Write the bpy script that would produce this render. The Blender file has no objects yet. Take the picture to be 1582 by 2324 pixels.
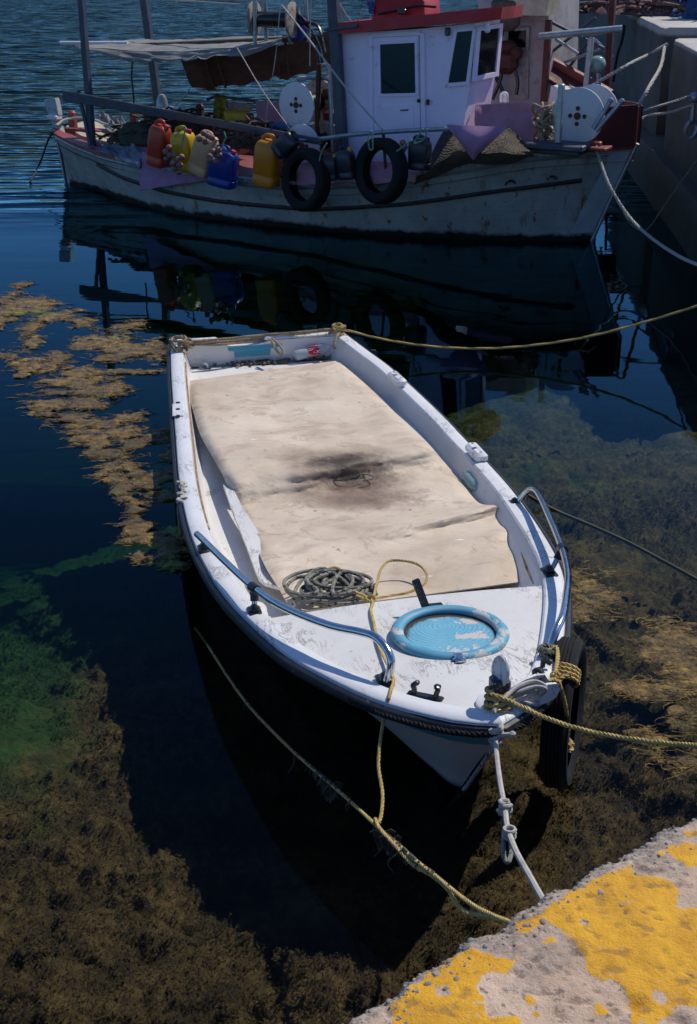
import bpy, math, random
import numpy as np
from mathutils import Vector, Matrix, Quaternion
random.seed(7)
R = math.radians
scene = bpy.context.scene
COL = scene.collection
PI = math.pi

# ------------------------------------------------------------------ camera geometry
FPX, PITCH, EYE = 2906.0, R(24.3), 2.6
CP, SP = math.cos(PITCH), math.sin(PITCH)
def ray(u, v):
    x = (u-791)/FPX; y = (v-1162)/FPX
    return Vector((x, CP - y*SP, -SP - y*CP))
def P(u, v, z=0.0):
    d = ray(u, v); k = (z-EYE)/d.z
    return Vector((d.x*k, d.y*k, z))
def spline(pts, n=8, closed=False):
    pts = [Vector(p) for p in pts]
    if len(pts) < 3: return pts
    out = []; m = len(pts)
    rng = range(m if closed else m-1)
    for i in rng:
        p1, p2 = pts[i], pts[(i+1) % m]
        p0 = pts[i-1] if (closed or i > 0) else p1*2-p2
        p3 = pts[(i+2) % m] if (closed or i+2 < m) else p2*2-p1
        for k in range(n):
            t = k/n
            out.append(0.5*((2*p1)+(p2-p0)*t+(2*p0-5*p1+4*p2-p3)*t*t+(3*p1-p0-3*p2+p3)*t**3))
    if not closed: out.append(pts[-1])
    return out
def lerp(a, b, t): return a+(b-a)*t
def interp(x, xs, ys): return float(np.interp(x, xs, ys))
def sstep(a, b, x):
    t = np.clip((x-a)/(b-a), 0, 1); return t*t*(3-2*t)

# ------------------------------------------------------------------ numpy noise
def vnoise(x, y, seed=0):
    xi = np.floor(x).astype(np.int64); yi = np.floor(y).astype(np.int64)
    fx = x-xi; fy = y-yi
    fx = fx*fx*fx*(fx*(fx*6-15)+10); fy = fy*fy*fy*(fy*(fy*6-15)+10)
    def h(a, b):
        n = (a*374761393 + b*668265263 + seed*974634777) & 0x7fffffff
        n = ((n ^ (n >> 13))*1274126177) & 0x7fffffff
        n = (n ^ (n >> 16)) & 0xffff
        return n/65535.0
    return (h(xi, yi)*(1-fx)+h(xi+1, yi)*fx)*(1-fy)+(h(xi, yi+1)*(1-fx)+h(xi+1, yi+1)*fx)*fy
def fbm(x, y, scale=1.0, octv=4, seed=0, gain=.5, ridge=False):
    x = np.asarray(x, float)*scale; y = np.asarray(y, float)*scale
    s = 0; a = 1; tot = 0
    for o in range(octv):
        n = vnoise(x, y, seed+o*17)
        if ridge: n = 1-np.abs(2*n-1)
        s = s+a*n; tot += a; a *= gain
        x, y = (x*.8-y*.6)*2.03+11.3, (x*.6+y*.8)*2.03+4.7
    return s/tot

# ------------------------------------------------------------------ mesh helpers
class MB:
    def __init__(s): s.v = []; s.f = []; s.uv = None
    def add(s, vs, fs, M=None):
        o = len(s.v)
        for p in vs:
            p = Vector(p); s.v.append(M @ p if M is not None else p)
        for f in fs: s.f.append(tuple(o+i for i in f))
        return s
    def box(s, c, size, rot=None, bev=0.0, taper=1.0):
        hx, hy, hz = [q/2 for q in size]
        M = Matrix.Translation(Vector(c)) @ (rot.to_4x4() if rot is not None else Matrix())
        if bev <= 0:
            vs = [(x*(taper if z > 0 else 1), y*(taper if z > 0 else 1), z) for z in (-hz, hz) for x, y in ((-hx, -hy), (hx, -hy), (hx, hy), (-hx, hy))]
            return s.add(vs, [(3,2,1,0),(4,5,6,7),(0,1,5,4),(1,2,6,5),(2,3,7,6),(3,0,4,7)], M)
        b = min(bev, hx*.95, hy*.95, hz*.95)
        rings = []
        for z, q in ((-hz, b), (-hz+b, 0), (hz-b, 0), (hz, b)):
            k = taper if z > 0 else 1
            ax, ay = (hx-q)*k, (hy-q)*k; c2 = b*.7*k if q == 0 else b*.35*k
            rings.append([(-ax+c2,-ay,z),(ax-c2,-ay,z),(ax,-ay+c2,z),(ax,ay-c2,z),(ax-c2,ay,z),(-ax+c2,ay,z),(-ax,ay-c2,z),(-ax,-ay+c2,z)])
        return s.loft(rings, True, True, M)
    def loft(s, rings, closed=True, caps=False, M=None):
        n = len(rings[0]); vs = [p for r in rings for p in r]; fs = []
        for i in range(len(rings)-1):
            for j in range(n if closed else n-1):
                a, b = i*n+j, i*n+(j+1) % n
                fs.append((a, b, b+n, a+n))
        if caps:
            fs.append(tuple(range(n-1, -1, -1))); o = (len(rings)-1)*n
            fs.append(tuple(o+i for i in range(n)))
        return s.add(vs, fs, M)
    def tube(s, pts, r, n=8, closed=False, caps=True, r2=None, phase=0.0):
        pts = [Vector(p) for p in pts]; m = len(pts)
        if m < 2: return s
        T = []
        for i in range(m):
            a = pts[i-1] if (i > 0 or closed) else pts[i]; b = pts[(i+1) % m] if (i < m-1 or closed) else pts[i]
            d = b-a; T.append(d.normalized() if d.length > 1e-9 else Vector((0,0,1)))
        up = Vector((0,0,1)) if abs(T[0].z) < .9 else Vector((1,0,0))
        N = T[0].cross(up).normalized(); rings = []
        for i in range(m):
            N = (N - T[i]*N.dot(T[i]))
            N = N.normalized() if N.length > 1e-9 else T[i].orthogonal().normalized()
            B = T[i].cross(N)
            rr = r[i] if isinstance(r, (list, tuple)) else r
            rb = rr if r2 is None else r2
            rings.append([pts[i]+N*(rr*math.cos(phase+2*PI*k/n))+B*(rb*math.sin(phase+2*PI*k/n)) for k in range(n)])
        if closed: rings.append(rings[0])
        return s.loft(rings, True, caps and not closed)
    def rope3(s, pts, r, pitch=None, n=5):
        """three strands twisted round a path"""
        pts = [Vector(p) for p in pts]; pitch = pitch or r*7.0
        L = [0]
        for i in range(1, len(pts)): L.append(L[-1]+(pts[i]-pts[i-1]).length)
        tot = L[-1]; m = max(6, int(tot/pitch*7)); Q = []; j = 0
        for i in range(m+1):
            d = tot*i/m
            while j < len(L)-2 and L[j+1] < d: j += 1
            k = (d-L[j])/max(1e-9, L[j+1]-L[j]); Q.append(pts[j].lerp(pts[j+1], min(1, k)))
        N = None; fr = []
        for i in range(m+1):
            T = (Q[min(m, i+1)]-Q[max(0, i-1)])
            T = T.normalized() if T.length > 1e-9 else Vector((1,0,0))
            if N is None: N = T.orthogonal().normalized()
            N = N-T*N.dot(T); N = N.normalized() if N.length > 1e-9 else T.orthogonal().normalized()
            fr.append((N.copy(), T.cross(N)))
        for k in range(3):
            c = []
            for i in range(m+1):
                a = 2*PI*(tot*i/m/pitch+k/3); A, B = fr[i]
                c.append(Q[i]+(A*math.cos(a)+B*math.sin(a))*r*.52)
            s.tube(c, r*.56, n)
        return s
    def lathe(s, prof, n=32, M=None, caps=False):
        """prof of (radius, height) about local Z"""
        rings = [[(r*math.cos(2*PI*k/n), r*math.sin(2*PI*k/n), h) for k in range(n)] for r, h in prof]
        return s.loft(rings, True, caps, M)
    def prism(s, poly, d):
        """planar polygon (3-D points) extruded by vector d"""
        n = len(poly); poly = [Vector(p) for p in poly]; d = Vector(d)
        vs = poly+[p+d for p in poly]
        fs = [tuple(range(n-1, -1, -1)), tuple(range(n, 2*n))]+[(i, (i+1) % n, n+(i+1) % n, n+i) for i in range(n)]
        return s.add(vs, fs)
    def sphere(s, c, r, n=12, sq=(1,1,1), M=None):
        vs = []; m = n//2+1
        rings = []
        for i in range(1, m):
            th = PI*i/m; rings.append([(sq[0]*r*math.sin(th)*math.cos(2*PI*k/n), sq[1]*r*math.sin(th)*math.sin(2*PI*k/n), sq[2]*r*math.cos(th)) for k in range(n)])
        T = Matrix.Translation(Vector(c)) @ (M if M is not None else Matrix())
        return s.loft(rings, True, True, T)
    def sheet(s, grid, thick=0.004):
        """grid of points (rows) made into a sheet with thickness"""
        h, w = len(grid), len(grid[0]); G = [[Vector(p) for p in r] for r in grid]
        nor = [[None]*w for _ in range(h)]
        for i in range(h):
            for j in range(w):
                a = G[min(h-1, i+1)][j]-G[max(0, i-1)][j]; b = G[i][min(w-1, j+1)]-G[i][max(0, j-1)]
                n = a.cross(b); nor[i][j] = n.normalized() if n.length > 1e-12 else Vector((0,0,1))
        vs = [G[i][j] for i in range(h) for j in range(w)]+[G[i][j]-nor[i][j]*thick for i in range(h) for j in range(w)]
        fs = []; o = h*w
        for i in range(h-1):
            for j in range(w-1):
                a = i*w+j; fs.append((a, a+w, a+w+1, a+1)); fs.append((o+a, o+a+1, o+a+w+1, o+a+w))
        for i in range(h-1):
            fs.append((i*w, o+i*w, o+(i+1)*w, (i+1)*w)); a = i*w+w-1; fs.append((a, a+w, o+a+w, o+a))
        for j in range(w-1):
            fs.append((j, j+1, o+j+1, o+j)); a = (h-1)*w+j; fs.append((a, o+a, o+a+1, a+1))
        return s.add(vs, fs)
    def build(s, name, mat, parent=None, smooth=True, base=None, angle=40):
        if parent is not None: M = WM[parent.name]
        else:
            if base is None:
                xs = [p.x for p in s.v]; ys = [p.y for p in s.v]; zs = [p.z for p in s.v]
                base = Vector(((min(xs)+max(xs))/2, (min(ys)+max(ys))/2, min(zs)))
            M = Matrix.Translation(Vector(base))
        Mi = M.inverted()
        me = bpy.data.meshes.new(name)
        me.from_pydata([tuple(Mi @ p) for p in s.v], [], s.f)
        me.update()
        if mat is not None: me.materials.append(mat)
        if smooth:
            me.polygons.foreach_set('use_smooth', [True]*len(me.polygons))
            if angle is not None:
                try: me.set_sharp_from_angle(angle=R(angle))
                except Exception: pass
        if s.uv is not None:
            ul = me.uv_layers.new(name='UVMap')
            for li, l in enumerate(me.loops): ul.data[li].uv = s.uv[l.vertex_index]
        o = bpy.data.objects.new(name, me); COL.objects.link(o)
        if parent is not None: o.parent = parent
        else: o.matrix_world = M
        WM[o.name] = M.copy()
        return o
WM = {}
def tag(o, label=None, cat=None, group=None, kind=None):
    if label: o['label'] = label
    if cat: o['category'] = cat
    if group: o['group'] = group
    if kind: o['kind'] = kind
    return o
def thing(name, label, cat, loc, rotz=0.0, group=None):
    o = bpy.data.objects.new(name, None); COL.objects.link(o)
    o.empty_display_size = .1
    M = Matrix.Translation(Vector(loc)) @ Matrix.Rotation(rotz, 4, 'Z')
    o.matrix_world = M; WM[o.name] = M
    return tag(o, label, cat, group)
def frame(z, x=None):
    """rotation whose local Z is z"""
    z = Vector(z).normalized()
    if x is None: x = z.orthogonal()
    x = (Vector(x)-z*Vector(x).dot(z)).normalized(); y = z.cross(x)
    return Matrix((x, y, z)).transposed()
def TR(c, rot): return Matrix.Translation(Vector(c)) @ rot.to_4x4()

# ------------------------------------------------------------------ materials
class MT:
    def __init__(s, name):
        s.m = bpy.data.materials.new(name); s.m.use_nodes = True; s.nt = s.m.node_tree
        s.b = s.nt.nodes['Principled BSDF']; s.out = s.nt.nodes['Material Output']; s.tc = None
    def n(s, t, **kw):
        nd = s.nt.nodes.new(t)
        for k, val in kw.items(): setattr(nd, k, val)
        return nd
    def put(s, sock, val):
        if isinstance(val, bpy.types.NodeSocket): s.nt.links.new(val, sock)
        elif isinstance(val, tuple) and len(val) == 3 and sock.type == 'RGBA': sock.default_value = (*val, 1)
        else: sock.default_value = val
    def co(s, kind='Object', scale=None, rot=None):
        if s.tc is None: s.tc = s.n('ShaderNodeTexCoord')
        o = s.tc.outputs[kind]
        if scale or rot:
            mp = s.n('ShaderNodeMapping'); s.put(mp.inputs['Vector'], o)
            if scale: mp.inputs['Scale'].default_value = scale
            if rot: mp.inputs['Rotation'].default_value = rot
            o = mp.outputs[0]
        return o
    def noise(s, scale, detail=4, rough=.55, vec=None, dist=0.0):
        nd = s.n('ShaderNodeTexNoise'); s.put(nd.inputs['Vector'], vec or s.co())
        nd.inputs['Scale'].default_value = scale; nd.inputs['Detail'].default_value = detail
        nd.inputs['Roughness'].default_value = rough; nd.inputs['Distortion'].default_value = dist
        return nd.outputs['Fac']
    def voro(s, scale, vec=None, feature='F1', out='Distance'):
        nd = s.n('ShaderNodeTexVoronoi', feature=feature); s.put(nd.inputs['Vector'], vec or s.co()); nd.inputs['Scale'].default_value = scale
        return nd.outputs[out]
    def ramp(s, fac, stops, interp='LINEAR'):
        nd = s.n('ShaderNodeValToRGB'); s.put(nd.inputs['Fac'], fac); cr = nd.color_ramp; cr.interpolation = interp
        while len(cr.elements) < len(stops): cr.elements.new(.5)
        for e, (p, c) in zip(cr.elements, stops):
            e.position = p; e.color = (c, c, c, 1) if isinstance(c, (int, float)) else (*c, 1)
        return nd.outputs['Color']
    def mix(s, fac, a, b, mode='MIX'):
        nd = s.n('ShaderNodeMix', data_type='RGBA', blend_type=mode)
        s.put(nd.inputs[0], fac); s.put(nd.inputs[6], a); s.put(nd.inputs[7], b)
        return nd.outputs[2]
    def math(s, op, a, b=0.0, c=None):
        nd = s.n('ShaderNodeMath', operation=op); s.put(nd.inputs[0], a); s.put(nd.inputs[1], b)
        if c is not None: s.put(nd.inputs[2], c)
        return nd.outputs[0]
    def sep(s, vec):
        nd = s.n('ShaderNodeSeparateXYZ'); s.put(nd.inputs[0], vec); return nd.outputs
    def bump(s, h, strength=.4, dist=.01, normal=None):
        nd = s.n('ShaderNodeBump'); s.put(nd.inputs['Height'], h); nd.inputs['Strength'].default_value = strength
        nd.inputs['Distance'].default_value = dist
        if normal is not None: s.put(nd.inputs['Normal'], normal)
        return nd.outputs[0]
    def set(s, color=None, rough=None, metal=None, normal=None, **kw):
        if color is not None: s.put(s.b.inputs['Base Color'], color)
        if rough is not None: s.put(s.b.inputs['Roughness'], rough)
        if metal is not None: s.put(s.b.inputs['Metallic'], metal)
        if normal is not None: s.put(s.b.inputs['Normal'], normal)
        for k, val in kw.items(): s.put(s.b.inputs[k], val)
        return s.m
def plain(name, c, rough=.5, metal=0.0, var=.25, scale=8.0, dirt=None, dirt_at=.62, bump=.25, bscale=60, bdist=.004, **kw):
    """worn paint / plastic / cloth: tone drifts, dirt patches, fine bump"""
    t = MT(name)
    n1 = t.noise(scale, 6, .6); n2 = t.noise(scale*3.1, 5, .65)
    dark = tuple(q*(1-var) for q in c); lite = tuple(min(1, q*(1+var*.6)) for q in c)
    col = t.ramp(n1, [(.3, dark), (.7, lite)])
    if dirt is not None:
        col = t.mix(t.ramp(n2, [(dirt_at-.05, 0.0), (dirt_at+.07, 1.0)]), col, dirt)
    rr = t.ramp(n2, [(.3, max(.02, rough-.1)), (.7, min(1, rough+.12))])
    nb = t.bump(t.noise(bscale, 4, .6), bump, bdist)
    return t.set(col, rr, metal, nb, **kw)

# ------------------------------------------------------------------ camera, sun, sky
cam = bpy.data.cameras.new('camera'); camo = bpy.data.objects.new('camera', cam); COL.objects.link(camo)
cam.sensor_fit = 'VERTICAL'; cam.sensor_height = 36.0; cam.sensor_width = 24.5; cam.lens = 36.0*FPX/2324
camo.location = (0, 0, EYE); camo.rotation_euler = (PI/2-PITCH, 0, 0)
cam.clip_start = .05; cam.clip_end = 6000
cam.dof.use_dof = True; cam.dof.focus_distance = 4.3; cam.dof.aperture_fstop = 18.0
scene.camera = camo
SUN_EL, SUN_AZ = R(51), R(40)          # azimuth from +X towards +Y
sd = Vector((math.cos(SUN_EL)*math.cos(SUN_AZ), math.cos(SUN_EL)*math.sin(SUN_AZ), math.sin(SUN_EL)))
sl = bpy.data.lights.new('sun', 'SUN'); sl.energy = 4.3; sl.angle = R(.53); sl.color = (1.0, .93, .81)
so = bpy.data.objects.new('sun', sl); COL.objects.link(so); so.rotation_euler = sd.to_track_quat('Z', 'Y').to_euler(); so.location = (20, 5, 25)
w = bpy.data.worlds.new('World'); scene.world = w; w.use_nodes = True
bg = w.node_tree.nodes['Background']; sky = w.node_tree.nodes.new('ShaderNodeTexSky')
sky.sky_type = 'NISHITA'; sky.sun_disc = False; sky.sun_elevation = SUN_EL; sky.sun_rotation = PI/2-SUN_AZ
sky.air_density = 1.0; sky.dust_density = .3; sky.ozone_density = 3.0; sky.altitude = 300
tn = w.node_tree.nodes.new('ShaderNodeMix'); tn.data_type = 'RGBA'; tn.blend_type = 'MULTIPLY'; tn.inputs[0].default_value = 1; tn.inputs[7].default_value = (.62, .77, 1.0, 1)
w.node_tree.links.new(sky.outputs[0], tn.inputs[6]); w.node_tree.links.new(tn.outputs[2], bg.inputs[0]); bg.inputs[1].default_value = .13
vs_ = scene.view_settings; vs_.view_transform = 'Standard'; vs_.look = 'None'; vs_.exposure = -.2; vs_.gamma = 1; vs_.use_curve_mapping = False
cy = scene.cycles; cy.max_bounces = 8; cy.transparent_max_bounces = 24; cy.diffuse_bounces = 3; cy.glossy_bounces = 4
cy.caustics_reflective = False; cy.caustics_refractive = False
try: cy.use_denoising = True
except Exception: pass

# ------------------------------------------------------------------ setting: water, seabed, far hills
def water_mat():
    t = MT('water'); nt = t.nt; nt.nodes.remove(t.b)
    geo = t.n('ShaderNodeNewGeometry'); pos = t.sep(geo.outputs['Position'])
    def mapped(sc, rz=0):
        mp = t.n('ShaderNodeMapping'); t.put(mp.inputs['Vector'], geo.outputs['Position']); mp.inputs['Scale'].default_value = sc; mp.inputs['Rotation'].default_value = (0,0,rz); return mp.outputs[0]
    wind = t.n('ShaderNodeMapRange', interpolation_type='SMOOTHSTEP'); t.put(wind.inputs[0], pos[1]); wind.inputs[1].default_value = 12.0; wind.inputs[2].default_value = 19
    wind.inputs[3].default_value = 0.003; wind.inputs[4].default_value = 1.0
    chop = t.math('ADD', t.noise(1.0, 1.5, .5, mapped((.55, 2.4, 1), .05)), t.math('MULTIPLY', t.noise(1.0, 1.5, .5, mapped((1.1, 6.0, 1), -.04)), .32))
    chop = t.math('MULTIPLY', chop, wind.outputs[0])
    calm = t.math('MULTIPLY', t.noise(1.0, 2, .5, mapped((1.3, 2.3, 1), .3)), .0035)
    h = t.math('ADD', chop, calm)
    nb = t.bump(h, 1.0, .45)
    fr = t.n('ShaderNodeFresnel'); fr.inputs['IOR'].default_value = 1.34; t.put(fr.inputs['Normal'], nb)
    tr = t.n('ShaderNodeBsdfTransparent'); tr.inputs[0].default_value = (.93, .97, .97, 1)
    gl = t.n('ShaderNodeBsdfGlossy'); gl.inputs['Color'].default_value = (.42, .82, 1.0, 1); gl.inputs['Roughness'].default_value = .015; t.put(gl.inputs['Normal'], nb)
    mx = t.n('ShaderNodeMixShader'); t.put(mx.inputs[0], t.math('MINIMUM', t.math('MULTIPLY', t.math('POWER', fr.outputs[0], 1.7), 2.35), 1.0)); nt.links.new(tr.outputs[0], mx.inputs[1]); nt.links.new(gl.outputs[0], mx.inputs[2])
    nt.links.new(mx.outputs[0], t.out.inputs['Surface'])
    va = t.n('ShaderNodeVolumeAbsorption'); va.inputs['Color'].default_value = (.48, .72, .56, 1); va.inputs['Density'].default_value = .8
    nt.links.new(va.outputs[0], t.out.inputs['Volume'])
    return t.m
wb = MB(); wb.box((0, 500, -4.0), (3000, 2400, 8.0))
tag(wb.build('water', water_mat(), smooth=False), kind='structure')

def raw_mesh(me, V_, F_):
    me.vertices.add(len(V_)); me.vertices.foreach_set('co', np.ascontiguousarray(V_, np.float32).ravel()); nf = len(F_)
    me.loops.add(nf*4); me.loops.foreach_set('vertex_index', np.ascontiguousarray(F_, np.int32).ravel()); me.polygons.add(nf)
    me.polygons.foreach_set('loop_start', np.arange(0, nf*4, 4, dtype=np.int32)); me.polygons.foreach_set('use_smooth', np.ones(nf, bool)); me.update(calc_edges=True)
def bed_depth(x, y):
    """depth of the weedy floor: shallow by the quays, deep towards the open water on the left"""
    yy = y-.9*np.clip(x+.3, -2, 3)
    deep = .115+.15*np.clip((y-3.0)/2.2, 0, 1)+.55*sstep(4.8, 8.0, yy)+2.2*sstep(7.0, 14.0, yy)
    shelf = sstep(.1, 1.2, x)*sstep(13.0, 6.5, y)
    return deep*(1-shelf)+shelf*(.12+.08*np.clip(y-3.2, 0, 9))
def TUFT(x, y): return 1-fbm(x+.06*fbm(x, y, 7, 2, 91), y+.06*fbm(x, y, 7, 2, 92), 3.6, 3, 9, .55, True)
def axis_(a, segs):
    out = [a]
    for lim, st in segs:
        while out[-1] < lim: out.append(out[-1]+st)
    return np.array(out)
def sea_floor():
    X, Y = np.meshgrid(axis_(-900, [(-20, 80), (-6, 2), (6, .25), (20, 2), (900, 80)]), axis_(-3, [(1, 1), (18, .25), (40, 2), (1600, 60)]))
    Z = -bed_depth(X, Y)-.42+.08*(fbm(X, Y, .8, 4, 77)-.5); h, w_ = X.shape; me = bpy.data.meshes.new('seabed'); I = np.arange(h*w_).reshape(h, w_)
    raw_mesh(me, np.stack([X, Y, Z], -1).reshape(-1, 3), np.stack([I[:-1, :-1], I[:-1, 1:], I[1:, 1:], I[1:, :-1]], -1).reshape(-1, 4))
    t = MT('sea_floor'); me.materials.append(t.set(t.ramp(t.noise(1.5, 6, .65), [(.35, (.04, .035, .02)), (.65, (.11, .095, .06))]), .9)); o = bpy.data.objects.new('seabed', me); COL.objects.link(o); return o
tag(sea_floor(), kind='structure')
def weed_cover():
    ys = axis_(1.2, [(2.1, .05), (5.4, .0115), (8.5, .026), (15, .08)])
    xs = axis_(-7, [(-4, .3), (-1.9, .05), (2.0, .0115), (4.5, .04)])
    X, Y = np.meshgrid(xs, ys)
    d = bed_depth(X, Y)
    big = fbm(X, Y, 1.1, 3, 3); tuft = TUFT(X, Y); fine = 1-fbm(X, Y, 15, 4, 21, .62, True); fuzz = fbm(X, Y, 48, 3, 23, .6)
    near = sstep(14, 7, Y)
    Z = -d+near*((big-.5)*.16+(tuft-.40)*.15+(fine-.4)*.050+(fuzz-.5)*.030)
    Z = np.minimum(Z, -.02-.05*fbm(X, Y, 6, 2, 5))
    Z = Z-.6*sstep(13, 15, Y)
    h, w_ = X.shape; me = bpy.data.meshes.new('seaweed'); V_ = np.stack([X, Y, Z], -1).reshape(-1, 3)
    I = np.arange(h*w_).reshape(h, w_); F_ = np.stack([I[:-1, :-1], I[:-1, 1:], I[1:, 1:], I[1:, :-1]], -1).reshape(-1, 4)
    raw_mesh(me, V_, F_)
    t = MT('seabed'); c = t.co()
    g = t.noise(.75, 4, .6, dist=.6); n2 = t.noise(5, 8, .7); n3 = t.noise(26, 6, .7)
    brown = t.ramp(t.mix(.5, n2, n3), [(.38, (.030, .015, .003)), (.49, (.125, .066, .015)), (.60, (.28, .16, .045))])
    green = t.ramp(n2, [(.3, (.014, .042, .004)), (.6, (.042, .12, .010)), (.8, (.11, .20, .02))])
    px_ = t.sep(c)
    gx = t.n('ShaderNodeMapRange'); t.put(gx.inputs[0], px_[0]); gx.inputs[1].default_value = -.8; gx.inputs[2].default_value = -1.35; gx.inputs[3].default_value = -.08; gx.inputs[4].default_value = .20
    gf = t.math('ADD', g, gx.outputs[0])
    col = t.mix(t.ramp(gf, [(.55, 0.0), (.66, 1.0)]), brown, green)
    nb = t.bump(t.noise(38, 7, .8), 1.0, .05)
    me.materials.append(t.set(col, .8, 0, nb)); o = bpy.data.objects.new('seaweed', me); COL.objects.link(o); return o
tag(weed_cover(), 'brown and green weed covering the bottom under the shallow water', 'seaweed', kind='stuff')
def weed_tufts():
    """soft fuzz of short hair-like fronds standing on the weed"""
    rg = np.random.default_rng(4); n = 13000
    y = 2.4+rg.random(n)**1.35*4.6; x = (rg.random(n)-.5)*2*(.42+.40*y); keep = fbm(x, y, 2.2, 3, 51) > .38; x, y = x[keep], y[keep]
    per = 24; cx = np.repeat(x, per); cy_ = np.repeat(y, per); m = cx.size; sc = .55+.13*cy_
    cx = cx+rg.normal(0, .026, m)*sc; cy_ = cy_+rg.normal(0, .026, m)*sc
    cz = -bed_depth(cx, cy_)+(fbm(cx, cy_, 1.1, 3, 3)-.5)*.16+(TUFT(cx, cy_)-.40)*.15+(1-fbm(cx, cy_, 15, 4, 21, .62, True)-.4)*.050+rg.random(m)*.012
    cz = np.minimum(cz, -.035); az = rg.random(m)*6.283; L = (.006+.012*rg.random(m)**2)*sc; Wd = (.0008+.0013*rg.random(m))*sc; el = rg.random(m)*1.2; curl = rg.normal(0, .9, m)
    P_ = np.zeros((m, 6, 3)); a, b, c = cx, cy_, cz
    for k in range(3):
        wv = Wd*(1.0, 1.0, .4)[k]
        P_[:, 2*k, 0] = a-np.sin(az)*wv; P_[:, 2*k, 1] = b+np.cos(az)*wv; P_[:, 2*k, 2] = c
        P_[:, 2*k+1, 0] = a+np.sin(az)*wv; P_[:, 2*k+1, 1] = b-np.cos(az)*wv; P_[:, 2*k+1, 2] = c+wv
        a = a+np.cos(az)*np.cos(el)*L/2; b = b+np.sin(az)*np.cos(el)*L/2; c = np.minimum(c+np.sin(el)*L/2, -.008); az = az+curl*.6; el = el-.35
    V_ = P_.reshape(-1, 3); F_ = (np.arange(m)[:, None, None]*6+np.array([[0, 1, 3, 2], [2, 3, 5, 4]])[None]).reshape(-1, 4)
    me = bpy.data.meshes.new('seaweed_fronds'); raw_mesh(me, V_, F_); me.materials.append(bpy.data.materials['seabed'])
    o = bpy.data.objects.new('seaweed_fronds', me); COL.objects.link(o); return o
tag(weed_tufts(), 'fuzzy short brown fronds of weed standing up from the weedy bottom', 'seaweed', kind='stuff')
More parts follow.
